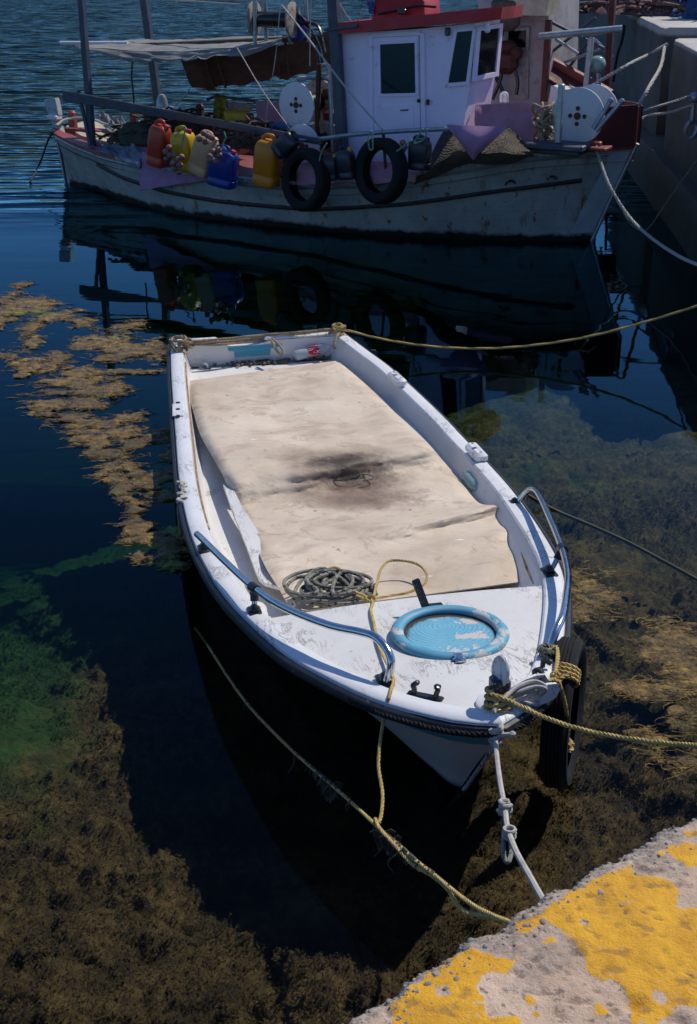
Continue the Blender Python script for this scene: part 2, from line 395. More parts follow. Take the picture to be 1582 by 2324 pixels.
def weed_mat():
    """floating mat of brown weed: a lumpy sheet that dips below the surface at its ragged rim"""
    bl = [(170,80,70,25),(60,300,120,75),(60,180,60,40),(200,240,160,60),(330,260,130,40),(470,310,150,50),(640,380,120,35),(740,420,50,12),(240,420,75,75),(270,520,65,55),(440,640,110,60),(300,700,240,65),(180,770,75,28),(30,620,90,28),(660,530,130,55),(830,510,190,65),(950,410,130,42),(900,560,120,50),(1080,590,160,65),(1180,530,90,38),(1220,640,120,38),(900,640,190,32),(650,760,130,42),(940,755,190,14),(1190,750,190,12),(560,830,220,42),(450,910,190,42),(640,900,230,62),(850,880,150,60),(420,1000,190,52),(620,990,160,62),(360,1080,110,28),(560,1110,160,42),(680,1160,140,64),(980,1110,120,42),(820,1150,90,34),(700,1240,160,62),(1000,1240,130,55),(1040,1300,90,62),(760,1330,95,52),(950,1400,140,34),(800,1400,110,52),(870,1490,105,62),(1000,1480,110,52),(1050,1550,70,28),(890,1580,65,52),(930,1660,65,52),(970,1740,65,42),(1030,1770,75,32),(1030,1830,65,42),(1045,1900,60,42),(1050,1980,66,42),(1085,2180,45,42),(1230,1230,150,60),(1250,1600,160,60),(1300,1720,110,60),(1200,2060,210,38),(1300,2150,170,60),(1360,2250,110,60),(1340,1400,90,40),(1150,1950,90,25)]
    c = []
    for x, y, rx, ry in bl:
        u, v = .2931*x, 624.3+.2931*y; p = P(u, v); q = P(u+.2931*rx, v); r_ = P(u, v+.2931*ry*.9); c.append((p.x, p.y, (q-p).length, (r_-p).length))
    for u, v, rx, ry in ((1335,1340,60,52),(1320,1385,35,22),(1520,1450,70,35),(1480,1480,40,18),(1560,1530,60,60),(1545,1610,40,35),(1500,1690,45,30),(1565,1720,50,25),(1440,1560,60,18)):
        p = P(u, v); c.append((p.x, p.y, (P(u+rx, v)-p).length, (P(u, v+ry)-p).length))
    def patch(x0, x1, y0, y1, st):
        X, Y = np.meshgrid(np.arange(x0, x1, st), np.arange(y0, y1, st*1.2)); F = np.full(X.shape, -9.0)
        for a, b, rx, ry in c: F = np.maximum(F, 1-np.sqrt(((X-a)/rx)**2+((Y-b)/ry)**2))
        F = F+(fbm(X*.6, Y, 7.5, 5, 61, .66)-.49)*2.3+(fbm(X*.45, Y, 22, 4, 67, .65)-.50)*1.9
        lump = fbm(X*.6, Y, 13, 4, 5, .6, True); fine = fbm(X, Y, 42, 3, 6, .6, True)
        Z = np.clip(F*.016, -.012, .006)+(lump-.6)*.022+(fine-.6)*.010+.003
        return X, Y, F, Z-(.008 if x0 > 0 else 0)
    V_ = []; F_ = []; TH = []
    for ar in ((-3.0, -.55, 4.7, 10.6, .014), (.7, 2.4, 3.2, 6.4, .012)):
        X, Y, F, Z = patch(*ar); h, w_ = X.shape; idx = -np.ones(X.shape, int)
        ok = (F[:-1, :-1] > -.7) & (F[1:, 1:] > -.7)
        for i, j in zip(*np.nonzero(ok)):
            q = []
            for a, b in ((i, j), (i, j+1), (i+1, j+1), (i+1, j)):
                if idx[a, b] < 0: idx[a, b] = len(V_); V_.append((X[a, b], Y[a, b], Z[a, b])); TH.append(F[a, b])
                q.append(int(idx[a, b]))
            F_.append(tuple(q))
    rg = np.random.default_rng(9); T_ = np.array(TH); pick = np.nonzero((T_ > -.35) & (T_ < .55))[0]
    for i in rg.choice(pick, 2600):
        x, y, z = V_[i]; a = rg.choice([0, PI])+rg.normal(0, .45); L_ = .03+.09*rg.random()**2; wd = .0012+.0022*rg.random(); cu = rg.normal(0, .5); z = max(z, .0015)+.002*rg.random(); n_ = 6; o = len(V_)
        for k in range(n_):
            w_ = wd*(1-.8*(k/(n_-1))**2); V_.append((x-math.sin(a)*w_, y+math.cos(a)*w_, z)); V_.append((x+math.sin(a)*w_, y-math.cos(a)*w_, z+.001)); TH += [1.5, 1.5]
            x += math.cos(a)*L_/(n_-1); y += math.sin(a)*L_/(n_-1)*.8; a += cu+rg.normal(0, .25)
        F_ += [(o+2*k, o+2*k+1, o+2*k+3, o+2*k+2) for k in range(n_-1)]
    mb = MB(); mb.v = [Vector(p) for p in V_]; mb.f = F_
    t = MT('floating_weed'); n1 = t.noise(2.2, 5, .6); n2 = t.noise(24, 6, .7, t.co('Object', (.7, 1, 1)))
    br = t.ramp(n2, [(.36, (.030, .016, .002)), (.5, (.165, .095, .014)), (.64, (.40, .26, .045))])
    gr = t.ramp(n2, [(.35, (.06, .09, .008)), (.65, (.22, .30, .02))])
    br = t.mix(t.ramp(n1, [(.35, .75), (.6, 0.0)]), br, (.075, .046, .013))
    col = t.mix(t.ramp(t.noise(1.9, 4, .6, dist=.4), [(.60, 0.0), (.68, .8)]), br, gr)
    th = t.n('ShaderNodeAttribute'); th.attribute_name = 'thickness'
    thin = t.ramp(t.math('ADD', th.outputs['Fac'], t.math('MULTIPLY', t.math('SUBTRACT', t.noise(45, 5, .7, t.co('Object', (.45, 1, 1))), .42), 2.2)), [(.0, 0.0), (.45, 1.0)])
    t.put(t.b.inputs['Alpha'], thin)
    o = mb.build('floating_seaweed', t.set(col, t.ramp(n2, [(.3, .12), (.6, .6)]), 0, t.bump(t.noise(70, 4, .7), .9, .02)), base=(0, 0, 0), angle=None)
    a = o.data.attributes.new('thickness', 'FLOAT', 'POINT'); a.data.foreach_set('value', np.array(TH, np.float32)); return o
tag(weed_mat(), 'mat of brown weed with green patches floating left of the white boat', 'seaweed', kind='stuff')

def hills():
    rows = []
    for i in range(14):
        a = i/13; row = []
        for j in range(90):
            x = -700+j*12.0; env = 17*float(np.clip(1.05-abs(x+150)/620, 0, 1))*(.55+.7*float(fbm(x, 0, .006, 4, 31)))
            row.append((x, 330+a*160, -.5+env*math.sin(a*PI*.5)**.8+4*float(fbm(x, a*100, .03, 4, 8))*a))
        rows.append(row)
    mb = MB(); mb.loft(rows, closed=False)
    t = MT('hill_scrub'); n = t.noise(.05, 8, .65)
    return mb.build('hills', t.set(t.ramp(n, [(.35, (.05, .055, .03)), (.55, (.16, .12, .075)), (.7, (.27, .2, .14))]), .95))
tag(hills(), kind='structure')

# ------------------------------------------------------------------ material library
def white_paint(name, base=(.74, .745, .76), crack=True, chip=(.30, .27, .24)):
    t = MT(name); n1 = t.noise(3.0, 6, .6); n2 = t.noise(40, 5, .7)
    col = t.ramp(n1, [(.3, tuple(q*.9 for q in base)), (.65, base)])
    col = t.mix(t.ramp(t.noise(6.5, 8, .72), [(.60, 0.0), (.75, .55)]), col, (.52, .44, .34))
    h = t.noise(55, 5, .65)
    if crack:
        mp = t.co('Object', (1.0, 3.6, 1.0))
        cr = t.noise(5.5, 9, .72, mp, .9)
        m1 = t.ramp(t.math('ABSOLUTE', t.math('SUBTRACT', cr, .5)), [(.0, 1.0), (.020, 0.0)])
        gate = t.ramp(t.noise(3.3, 3, .5, t.co('Object', (1.2, 1, 1))), [(.48, 0.0), (.58, 1.0)])
        col = t.mix(t.math('MULTIPLY', m1, gate), col, (.13, .11, .09))
        sp = t.ramp(t.noise(23, 7, .7), [(.655, 0.0), (.68, .85)])
        col = t.mix(sp, col, chip)
    nb = t.bump(h, .35, .003)
    return t.set(col, t.ramp(n2, [(.3, .3), (.7, .5)]), 0, nb)
M = {}
M['gunwale'] = white_paint('gunwale_paint')
M['deck'] = white_paint('deck_paint', (.70, .69, .67))
M['liner'] = white_paint('liner_paint', (.72, .71, .69), False)
M['white'] = plain('white_plastic', (.72, .73, .76), .35, var=.08, dirt=(.45, .42, .36), dirt_at=.68)
M['black'] = plain('black_plastic', (.012, .013, .016), .3, var=.3, bscale=90)
M['rubber'] = plain('tyre_rubber', (.010, .010, .011), .75, var=.3, scale=14, dirt=(.032, .03, .027), dirt_at=.66, **{'Specular IOR Level': .25})
M['steel'] = plain('stainless_steel', (.55, .57, .60), .17, 1.0, var=.15, scale=20, bump=.08)
M['galv'] = plain('galvanised_steel', (.36, .39, .42), .45, .7, var=.25, scale=12, dirt=(.16, .07, .03), dirt_at=.66)
M['rust'] = plain('rusty_iron', (.10, .045, .025), .8, .2, var=.5, scale=16)
M['slate'] = plain('slate_blue_paint', (.055, .075, .105), .55, var=.35, scale=9, dirt=(.11, .065, .04), dirt_at=.62)
M['oldwood'] = plain('weathered_wood', (.10, .075, .055), .8, var=.45, scale=13)
M['redpaint'] = plain('red_deck_paint', (.24, .050, .045), .55, var=.35, scale=7, dirt=(.14, .06, .05), dirt_at=.62)
M['roofred'] = plain('red_roof_paint', (.42, .014, .028), .42, var=.2, scale=5)
M['maroon'] = plain('maroon_paint', (.095, .014, .014), .6, var=.35, scale=6)
M['cabin'] = plain('cabin_paint', (.84, .78, .96), .45, var=.07, scale=3, dirt=(.5, .46, .5), dirt_at=.66)
M['glass'] = plain('dark_glass', (.006, .008, .011), .08, var=.2, bump=.02, **{'Specular IOR Level': .22})
M['canvas'] = plain('canopy_canvas', (.21, .21, .20), .8, var=.35, scale=5, dirt=(.17, .15, .13), dirt_at=.6)
M['canvasdark'] = plain('brown_canvas', (.085, .066, .052), .85, var=.35, scale=6, dirt=(.06, .045, .035), dirt_at=.6)
M['pink'] = plain('pink_carpet', (.48, .235, .30), .95, var=.2, scale=7, bump=.6, bscale=220)
M['purple'] = plain('purple_carpet', (.37, .21, .35), .95, var=.18, scale=7, bump=.6, bscale=220)
M['flange'] = plain('white_flange', (.62, .64, .68), .4, var=.12, scale=5, dirt=(.35, .28, .2), dirt_at=.68)
M['flangeold'] = plain('dirty_flange', (.42, .36, .29), .6, var=.3, scale=7, dirt=(.16, .10, .06), dirt_at=.55)
M['net'] = plain('brown_net', (.11, .085, .055), .9, var=.55, scale=28, bump=1.0, bscale=140, bdist=.01)
M['float'] = plain('pink_float', (.24, .115, .10), .6, var=.3, scale=20, dirt=(.5, .33, .28), dirt_at=.64)
for nm, c in (('canred', (.42, .05, .022)), ('canyellow', (.55, .34, .006)), ('cancream', (.58, .35, .19)), ('canblue', (.005, .025, .22)), ('canorange', (.58, .20, .008)), ('canblack', (.016, .02, .03))):
    M[nm] = plain(nm, c, .38, var=.16, scale=6, dirt=tuple(q*.55 for q in c), dirt_at=.66, bump=.15)
M['ropeyellow'] = plain('yellow_rope', (.52, .37, .12), .8, var=.3, scale=30, dirt=(.30, .24, .12), dirt_at=.6)
M['ropetan'] = plain('tan_rope', (.36, .27, .17), .85, var=.35, scale=40, dirt=(.12, .08, .05), dirt_at=.58)
M['ropewhite'] = plain('grey_white_rope', (.44, .42, .39), .85, var=.25, scale=40, dirt=(.2, .25, .32), dirt_at=.66)
M['ropegrey'] = plain('mossy_grey_rope', (.20, .20, .16), .9, var=.4, scale=60, dirt=(.04, .04, .035), dirt_at=.55)
M['ropedark'] = plain('dark_rope', (.045, .045, .05), .9, var=.4, scale=40)
M['ropegreen'] = plain('green_twine', (.16, .34, .24), .8, var=.3, scale=40)
M['bluebag'] = plain('blue_plastic_film', (.06, .20, .42), .35, var=.25)

# ================================================================== ROWING BOAT
RS = Vector((-.588, 8.024, 0)); RAXA = R(-77.4885)
RX = Vector((math.cos(RAXA), math.sin(RAXA), 0)); RT = Vector((-RX.y, RX.x, 0)); ZZ = Vector((0, 0, 1))
def rw(s, t, z): return RS+RX*s+RT*t+ZZ*z
def rl(p): d = Vector(p)-RS; return d.dot(RX), d.dot(RT), p[2]
NLEN = 4.94
def sheer(s):
    q = max(0, s)/NLEN
    return .22-.04*math.sin(PI*min(1, q/.75))+.30*max(0, (q-.35)/.65)**1.7
LD = [(.0,-.565),(.5,-.61),(.97,-.645),(1.65,-.692),(2.22,-.73),(2.84,-.75),(3.25,-.742),(3.69,-.708),(4.0,-.652),(4.33,-.572),(4.57,-.472),(4.76,-.372),(4.89,-.27),(4.985,-.165),(5.03,-.06)]
RD = [(.0,.57),(.4,.645),(.79,.715),(1.53,.785),(2.0,.80),(2.27,.80),(2.76,.775),(3.33,.70),(3.78,.61),(4.05,.525),(4.37,.395),(4.6,.29),(4.76,.20),(4.90,.09),(4.985,.0),(5.03,-.06)]
NK = 72
def resample(D):
    sp = spline([Vector((a, b, 0)) for a, b in D], 10); L = [0]
    for i in range(1, len(sp)): L.append(L[-1]+(sp[i]-sp[i-1]).length)
    out = []
    for k in range(NK+1):
        d = L[-1]*k/NK; out.append((float(np.interp(d, L, [p.x for p in sp])), float(np.interp(d, L, [p.y for p in sp]))))
    return out
OL, OR = resample(LD), resample(RD)
def inset(O, sgn, w0):
    out = []
    for k, (s, t) in enumerate(O):
        a, b = O[max(0, k-1)], O[min(NK, k+1)]; d = Vector((b[0]-a[0], b[1]-a[1], 0)).normalized()
        n = Vector((-d.y, d.x, 0))*(-sgn)                # towards the inside
        ww = w0*(1-.0*s)
        ns, nt_ = s+n.x*ww, t+n.y*ww
        lim = -.03-.03*(s > 4.4)
        if (sgn > 0 and nt_ < lim) or (sgn < 0 and nt_ > lim): nt_ = lim
        out.append((min(ns, 4.93), nt_))
    return out
GW = .082
IL, IR = inset(OL, -1, GW), inset(OR, 1, GW)
rowboat = thing('rowing_boat', 'white open rowing boat with a pale blue hatch on its foredeck and chrome rails', 'boat', RS, RAXA)
def ctr(s): return .012+.03*math.sin(PI*min(1, s/4.9))-.05*(s/4.9)**2
def hull_t(s, t, z):
    q = min(1, s/4.9); zt = sheer(s); a = min(1, max(0, (zt-z)/(zt+.2))); p = .28+.30*q+.42*q**5; ck = lerp(.012, -.03, q)
    return ck+(t-ck)*(1-a)**p
# hull skin, with (k, depth) as UV for the painted stripes
def hull_rows(O):
    rows = []; uv = []
    for k in range(NK+1):
        s, t = O[k]; q = min(1, s/4.9); zt = sheer(s); row = []; r2 = []
        p = .28+.30*q+.42*q**5; c = ctr(s)-.0; ck = lerp(.012, -.03, q); sk = s*(4.45/5.03)
        for j in range(17):
            a = j/16; wv = (1-a)**p if a < 1 else 0
            row.append(rw(lerp(s, sk, a), ck+(t-ck)*wv, lerp(zt-.004, -.2, a))); r2.append((k/NK, a*(zt+.2)))
        rows.append(row); uv.append(r2)
    return rows, uv
mb = MB(); mb.uv = []
for O in (OL, OR):
    rows, uv = hull_rows(O); mb.loft(rows if O is OR else [r[::-1] for r in rows], closed=False)
    for r in (uv if O is OR else [r[::-1] for r in uv]): mb.uv += r
rl_, _ = hull_rows(OL); rr_, _ = hull_rows(OR)
mb.loft([rl_[0], rr_[0]], closed=False); mb.uv += [(0, .3)]*34
t = MT('hull_paint'); uvn = t.n('ShaderNodeUVMap'); uvn.uv_map = 'UVMap'; dep = t.sep(uvn.outputs[0])[1]
wob = t.math('ADD', dep, t.math('MULTIPLY', t.math('SUBTRACT', t.noise(30, 4), .5), .010))
col = t.ramp(wob, [(.0, (.012, .016, .03)), (.062, (.02, .04, .09)), (.07, (.62, .63, .65)), (.100, (.62, .63, .65)), (.104, (.09, .30, .42)), (.150, (.10, .33, .45)), (.155, (.60, .61, .64))], 'CONSTANT')
foul = t.n('ShaderNodeMapRange'); t.put(foul.inputs[0], t.math('ADD', t.sep(t.co())[2], t.math('MULTIPLY', t.math('SUBTRACT', t.noise(9, 6, .7), .5), .09))); foul.inputs[1].default_value = .05; foul.inputs[2].default_value = .0
col = t.mix(foul.outputs[0], col, (.035, .032, .022))
chip = t.ramp(t.noise(24, 7, .72), [(.655, 0.0), (.68, 1.0)])
col = t.mix(chip, col, (.36, .35, .33))
t.set(col, .34, 0, t.bump(t.noise(18, 5, .6), .25, .004))
mb.build('hull', t.m, rowboat)
# gunwale: a rounded cap all round, transom cap included
mb = MB()
for O, I, sg in ((OL, IL, -1), (OR, IR, 1)):
    rows = []
    for k in range(NK+1):
        zt = sheer(O[k][0]); o = rw(O[k][0], O[k][1], zt); i = rw(I[k][0], I[k][1], zt)
        e = (i-o); d = ZZ*.010
        rows.append([o-d*2.0, o-d*.7+e*.02, o+e*.10, o+e*.5+ZZ*.004, i-e*.10, i-d*.8-e*.01, i-d*4])
    mb.loft(rows if sg > 0 else [r[::-1] for r in rows], closed=False)
mb.build('gunwale', M['gunwale'], rowboat)
# inner sides and floor
def zf(s): return .07+.012*s
kf = [k for k in range(NK+1) if OL[k][0] < 4.05]
mb = MB()
for I, sg in ((IL, -1), (IR, 1)):
    rows = []
    for k in range(kf[-1]+2):
        s, t_ = I[k]; s = max(s, .045); zt = sheer(s)-.012
        tin = t_-sg*.045; ht = hull_t(s, (OL if sg < 0 else OR)[k][1], zf(s)); tin = max(tin, ht+.03) if sg < 0 else min(tin, ht-.03)
        rows.append([rw(s, t_, zt), rw(s, lerp(t_, tin, .12), zt-.02), rw(s, lerp(t_, tin, .7), lerp(zt, zf(s), .8)), rw(s, tin, zf(s))])
    mb.loft(rows if sg < 0 else [r[::-1] for r in rows], closed=False)
mb.build('inner_side', M['liner'], rowboat)
mb = MB(); rows = []
for k in range(kf[-1]+2):
    a, b = IL[k], IR[k]; s1, s2 = max(a[0], .045), max(b[0], .045)
    ta, tb_ = max(a[1]+.045, hull_t(s1, OL[k][1], zf(s1))+.03), min(b[1]-.045, hull_t(s2, OR[k][1], zf(s2))-.03)
    rows.append([rw(lerp(s1, s2, j/10), lerp(ta, tb_, j/10), zf(lerp(s1, s2, j/10))) for j in range(11)])
mb.loft([r[::-1] for r in rows], closed=False)
t = MT('floor_paint'); n1 = t.noise(3, 6); cs = t.sep(t.co())
edge = t.math('ADD', t.math('ABSOLUTE', cs[1]), t.math('MULTIPLY', t.noise(14, 5, .7), .05))
dirtm = t.ramp(t.noise(8, 7, .72), [(.58, 0.0), (.72, .8)])
col = t.mix(dirtm, t.ramp(n1, [(.3, (.62, .60, .56)), (.7, (.74, .73, .71))]), (.34, .24, .14))
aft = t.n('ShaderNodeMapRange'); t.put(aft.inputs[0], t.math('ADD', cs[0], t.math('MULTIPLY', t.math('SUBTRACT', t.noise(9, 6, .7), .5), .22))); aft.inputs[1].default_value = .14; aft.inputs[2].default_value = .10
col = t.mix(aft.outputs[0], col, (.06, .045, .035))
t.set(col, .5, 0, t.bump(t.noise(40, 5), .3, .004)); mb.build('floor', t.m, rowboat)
# transom: inner face, two raised caps either side of the outboard cut-out
mb = MB()
ti = [rw(.046, t_, z) for t_, z in ((-.50,.075),(.50,.075))]
g = [[rw(.046, lerp(-.545, .545, j/12), lerp(.07, (.215 if (j/12 < .27 or j/12 > .56) else .195), i/3)) for j in range(13)] for i in range(4)]
mb.sheet(g, .03)
mb.build('transom', M['liner'], rowboat)
for a, b in ((-.535, -.26), (.035, .545)):
    mb = MB(); mb.box(rw(.028, (a+b)/2, .222), (.075, b-a, .034), Matrix.Rotation(RAXA, 3, 'Z'), .012); mb.build('transom_cap', M['gunwale'], rowboat)
# pale blue sticker plate on the transom with a flaking clear border
t = MT('sticker'); c = t.sep(t.co('Generated'))
n_ = t.noise(16, 6, .7)
body = t.ramp(t.math('ADD', c[2], t.math('MULTIPLY', n_, .25)), [(.30, (.40, .46, .50)), (.38, (.035, .28, .40)), (.80, (.03, .30, .43)), (.84, (.10, .42, .55)), (.87, (.03, .30, .43))], 'CONSTANT')
t.set(body, .3, 0, None)
mb = MB(); mb.prism([rw(.081, -.165, .095), rw(.081, .06, .098), rw(.081, .07, .165), rw(.081, .14, .175), rw(.081, .14, .188), rw(.081, -.21, .188), rw(.081, -.20, .165), rw(.081, -.165, .16)], RX*.003); mb.build('sticker', t.m, rowboat)
mb = MB(); mb.lathe([(.014,0),(.030,.004),(.030,.010),(.016,.014),(.012,.004)], 18, TR(rw(.13, -.37, zf(.1)+.012), frame(RX*.9+ZZ*.5))); mb.build('drain_plug', M['galv'], rowboat)
# side bench board along the left, under the edge of the sheet
ptsb = [(506,1098),(528,1160),(560,1240),(580,1295),(588,1311),(600,1322),(640,1334),(660,1330),(640,1290),(585,1205),(545,1140),(518,1088)]
pb = [P(u, v, .175) for u, v in ptsb]
mb = MB(); mb.prism(pb, (0, 0, -.016)); mb.build('side_bench', M['deck'], rowboat)
# foredeck
kd = next(k for k in range(NK+1) if IL[k][0] > 3.955); kd2 = next(k for k in range(NK+1) if IR[k][0] > 3.90)
mb = MB(); rows = []
for i in range(41):
    q = i/40; fl = lerp(kd, NK-1, q); fr_ = lerp(kd2, NK-1, q)
    def at(I, f): k = int(f); k = min(k, NK-1); a = f-k; return lerp(I[k][0], I[k+1][0], a), lerp(I[k][1], I[k+1][1], a)
    a, b = at(IL, fl), at(IR, fr_); row = []
    for j in range(21):
        x = j/20; s = lerp(a[0], b[0], x); tt = lerp(a[1], b[1], x)
        row.append(rw(s, tt, sheer(s)-.014+.016*(1-(2*x-1)**2)*min(1, abs(b[1]-a[1])/.5)))
    rows.append(row)
lip = [p-ZZ*.028 for p in rows[0]]
mid_ = (rows[0][0]+rows[0][-1])/2
mb.loft([r[::-1] for r in [[mid_+(p-mid_)*.60-ZZ*.20+RX*.02 for p in rows[0]], [mid_+(p-mid_)*.88-ZZ*.06 for p in rows[0]], lip, [p-ZZ*.004 for p in rows[0]], *rows]], closed=False)
mb.build('foredeck', M['deck'], rowboat, angle=50)
def zdeck(s, t_=0): return sheer(s)-.006
# stained plywood panel on the right side just behind the foredeck
M['ply'] = plain('stained_plywood', (.40, .30, .22), .7, var=.45, scale=5, dirt=(.13, .07, .04), dirt_at=.52)
mb = MB(); pn = []
for s_, zt_ in ((3.40, .255), (3.88, .32)):
    tR = interp(s_, [p[0] for p in IR], [p[1] for p in IR])
    pn.append((rw(s_, tR-.012, zt_), rw(s_, tR-.06, zf(s_)+.01)))
mb.prism([pn[0][0], pn[1][0], pn[1][1], pn[0][1]], -RT*.012); mb.build('side_panel', M['ply'], rowboat)
# rub rail: black strip, with a rope fender round the stem
mb = MB()
for O, sg in ((OL, -1), (OR, 1)):
    pts = [rw(s, t_+sg*.008*(s < 4.9), sheer(s)-.030) for s, t_ in O]
    mb.tube(pts, .016, 8, r2=.020)
mb.build('rub_rail', plain('rub_rail_black', (.014, .016, .022), .5, var=.4, dirt=(.5, .5, .5), dirt_at=.70, scale=22), rowboat)
bow = [(s, t_, -1) for s, t_ in OL if s > 4.62]+[(s, t_, 1) for s, t_ in OR[::-1][1:] if s > 4.7]
mb = MB(); mb.rope3([rw(s+.012*(s > 4.8), t_+sg*.018, sheer(s)-.030) for s, t_, sg in bow], .0095, .045, 6); mb.build('bow_fender_rope', M['rubber'], rowboat)
# stem bar
mb = MB(); mb.tube([rw(lerp(5.035, 4.46, a), lerp(-.06, -.03, min(1, a*1.5)), lerp(.50, -.19, a)) for a in [i/30 for i in range(31)]], .006, 8, r2=.008)
mb.build('stem', plain('stem_paint', (.46, .47, .49), .5, var=.4, scale=14, dirt=(.06, .03, .02), dirt_at=.54), rowboat)
# hatch: ring + sunken lid
HS, HT = 4.352, -.013; HZ = zdeck(4.35)+.016
hatch = MB(); ring = []
for i in range(65):
    a = 2*PI*i/64; ring.append(rw(HS+.178*math.cos(a), HT+.178*math.sin(a), HZ+.008+.055*.176*math.cos(a)*1.0))
hatch.tube(ring[:-1], .0225, 14, closed=True, r2=.0155)
t = MT('peeling_blue_paint'); n1 = t.noise(4.2, 9, .70, dist=.3); n2 = t.noise(26, 6, .7); cg = t.sep(t.co())
bl = t.ramp(t.noise(7, 5), [(.3, (.07, .27, .40)), (.7, (.125, .38, .51))])
fl_ = t.ramp(t.math('ADD', n1, t.math('MULTIPLY', n2, .16)), [(.63, 0.0), (.65, 1.0)])
col = t.mix(fl_, bl, (.50, .50, .48)); col = t.mix(t.ramp(t.noise(17, 8, .75), [(.655, 0.0), (.68, 1.0)]), col, (.22, .17, .13))
M['peelblue'] = t.set(col, t.ramp(fl_, [(0, .55), (1, .85)]), 0, t.bump(t.mix(.5, fl_, n2), .35, .003))
hr = hatch.build('hatch', M['peelblue'], rowboat)
t = MT('cracked_blue_lid'); n1 = t.noise(8.5, 9, .72, dist=.5); n2 = t.noise(30, 6, .7)
co_ = t.n('ShaderNodeMapping'); t.put(co_.inputs['Vector'], t.co()); co_.inputs['Location'].default_value = (-HS+.06, -HT, 0)
rp = t.sep(co_.outputs[0]); rad = t.math('SQRT', t.math('ADD', t.math('MULTIPLY', rp[0], rp[0]), t.math('MULTIPLY', rp[1], rp[1])))
rings_ = t.math('SINE', t.math('ADD', t.math('MULTIPLY', rad, 420), t.math('MULTIPLY', n1, 22)))
crk = t.ramp(rings_, [(.90, 0.0), (.97, .75)])
bl = t.ramp(t.noise(6, 5), [(.3, (.11, .37, .52)), (.7, (.19, .47, .61))])
fl_ = t.ramp(t.math('ADD', n1, t.math('MULTIPLY', n2, .12)), [(.61, 0.0), (.63, 1.0)])
c0 = t.n('ShaderNodeMapping'); t.put(c0.inputs['Vector'], t.co()); c0.inputs['Location'].default_value = (-HS, -HT, 0); q_ = t.sep(c0.outputs[0])
r0 = t.math('SQRT', t.math('ADD', t.math('MULTIPLY', q_[0], q_[0]), t.math('MULTIPLY', q_[1], q_[1])))
side = t.math('SUBTRACT', t.math('ADD', r0, t.math('MULTIPLY', n2, .03)), t.math('MULTIPLY', q_[0], .10))
grime = t.ramp(side, [(.152, 0.0), (.166, 1.0)])
col = t.mix(crk, bl, (.07, .13, .16)); col = t.mix(fl_, col, (.58, .54, .50)); col = t.mix(grime, col, (.05, .04, .03))
M['lid'] = t.set(col, .38, 0, t.bump(t.mix(.4, fl_, rings_), .3, .002))
mb = MB(); mb.lathe([(.0001, .004), (.10, .0035), (.164, .001), (.164, -.012)], 48, TR(rw(HS, HT, HZ), frame(ZZ+RX*-.055, RX))); mb.build('hatch_lid', M['lid'], hr)
# hatch latch and raised hinge arm
mb = MB(); c = rw(HS+.192, HT-.03, HZ+.02)
rot = Matrix.Rotation(RAXA, 3, 'Z')
c = c+RX*.012; mb.box(c-ZZ*.012+RX*.026, (.03, .06, .006), rot, .002); mb.box(c+ZZ*.012, (.05, .022, .014), rot, .004); mb.box(c+RX*.016+ZZ*.004, (.012, .036, .02), rot, .003)
mb.tube([c+RT*.022+ZZ*.008, c-RT*.022+ZZ*.008], .006, 8); mb.tube([c+RX*.02+RT*.012+ZZ*.004, c-RX*.02+RT*.012+ZZ*.018], .003, 6); mb.tube([c+RX*.02-RT*.012+ZZ*.004, c-RX*.02-RT*.012+ZZ*.018], .003, 6)
mb.build('hatch_latch', M['steel'], rowboat)
hb = rw(HS-.205, HT+.035-.06, HZ-.006)
mb = MB(); mb.box(hb+ZZ*.006+RT*.028, (.03, .065, .012), rot, .003)
top_ = hb+RT*-.025-RX*.055+ZZ*.085
d = (top_-hb).normalized(); fr_ = frame(d, RT*.8+RX*.6)
mb.box((hb+top_)/2, (.03, .009, .115), fr_, .004); mb.box(hb.lerp(top_, .72), (.022, .013, .05), fr_, .004)
mb.build('hatch_hinge', M['black'], rowboat)
# bow rails
def rail(pts, foot_px, mid_foot, mid_top, r=.0135):
    root = MB(); root.tube(spline(pts, 8), r, 12)
    rr_ = root.build('bow_rail', M['steel'], rowboat)
    for u, v, z in foot_px:
        b = P(u, v, z); mbf = MB(); mbf.box(b+ZZ*.006, (.075, .05, .016), rot, .006); mbf.box(b+ZZ*.022, (.042, .034, .03), rot, .010, .8); mbf.build('rail_foot', M['black'], rr_)
    b, tp = P(*mid_foot), P(*mid_top)
    mbf = MB(); mbf.tube([b, tp], .010, 10); mbf.build('rail_post', M['steel'], rr_)
    mbf = MB(); dd = (tp-b).normalized(); mbf.tube([tp-dd*.045, tp-dd*.012], .0155, 10)
    ax_ = RX*.9+RT*.25*(1 if mid_foot[0] < 800 else -.6)+ZZ*.1; mbf.tube([tp-ax_*.024, tp+ax_*.024], .0185, 12); mbf.build('rail_clamp', M['black'], rr_)
rail([P(447,1212,.335), P(462,1226,.36), P(520,1283,.415), P(577,1334,.462), P(640,1376,.50), P(740,1417,.545), P(815,1434,.575), P(850,1445,.585), P(874,1468,.575), P(887,1497,.55), P(885,1525,.51), P(877,1546,.475)],
     [(463,1249,.285), (578,1392,.375), (873,1549,.462)], (578,1390,.378), (577,1335,.462))
rail([P(1169,1146,.245), P(1184,1128,.285), P(1203,1110,.335), P(1221,1120,.362), P(1250,1180,.41), P(1276,1245,.46), P(1289,1300,.50), P(1286,1350,.53), P(1278,1395,.545), P(1262,1432,.53), P(1250,1468,.49), P(1243,1492,.455)],
     [(1168,1147,.242), (1246,1302,.375), (1240,1497,.452)], (1248,1300,.38), (1276,1246,.458))
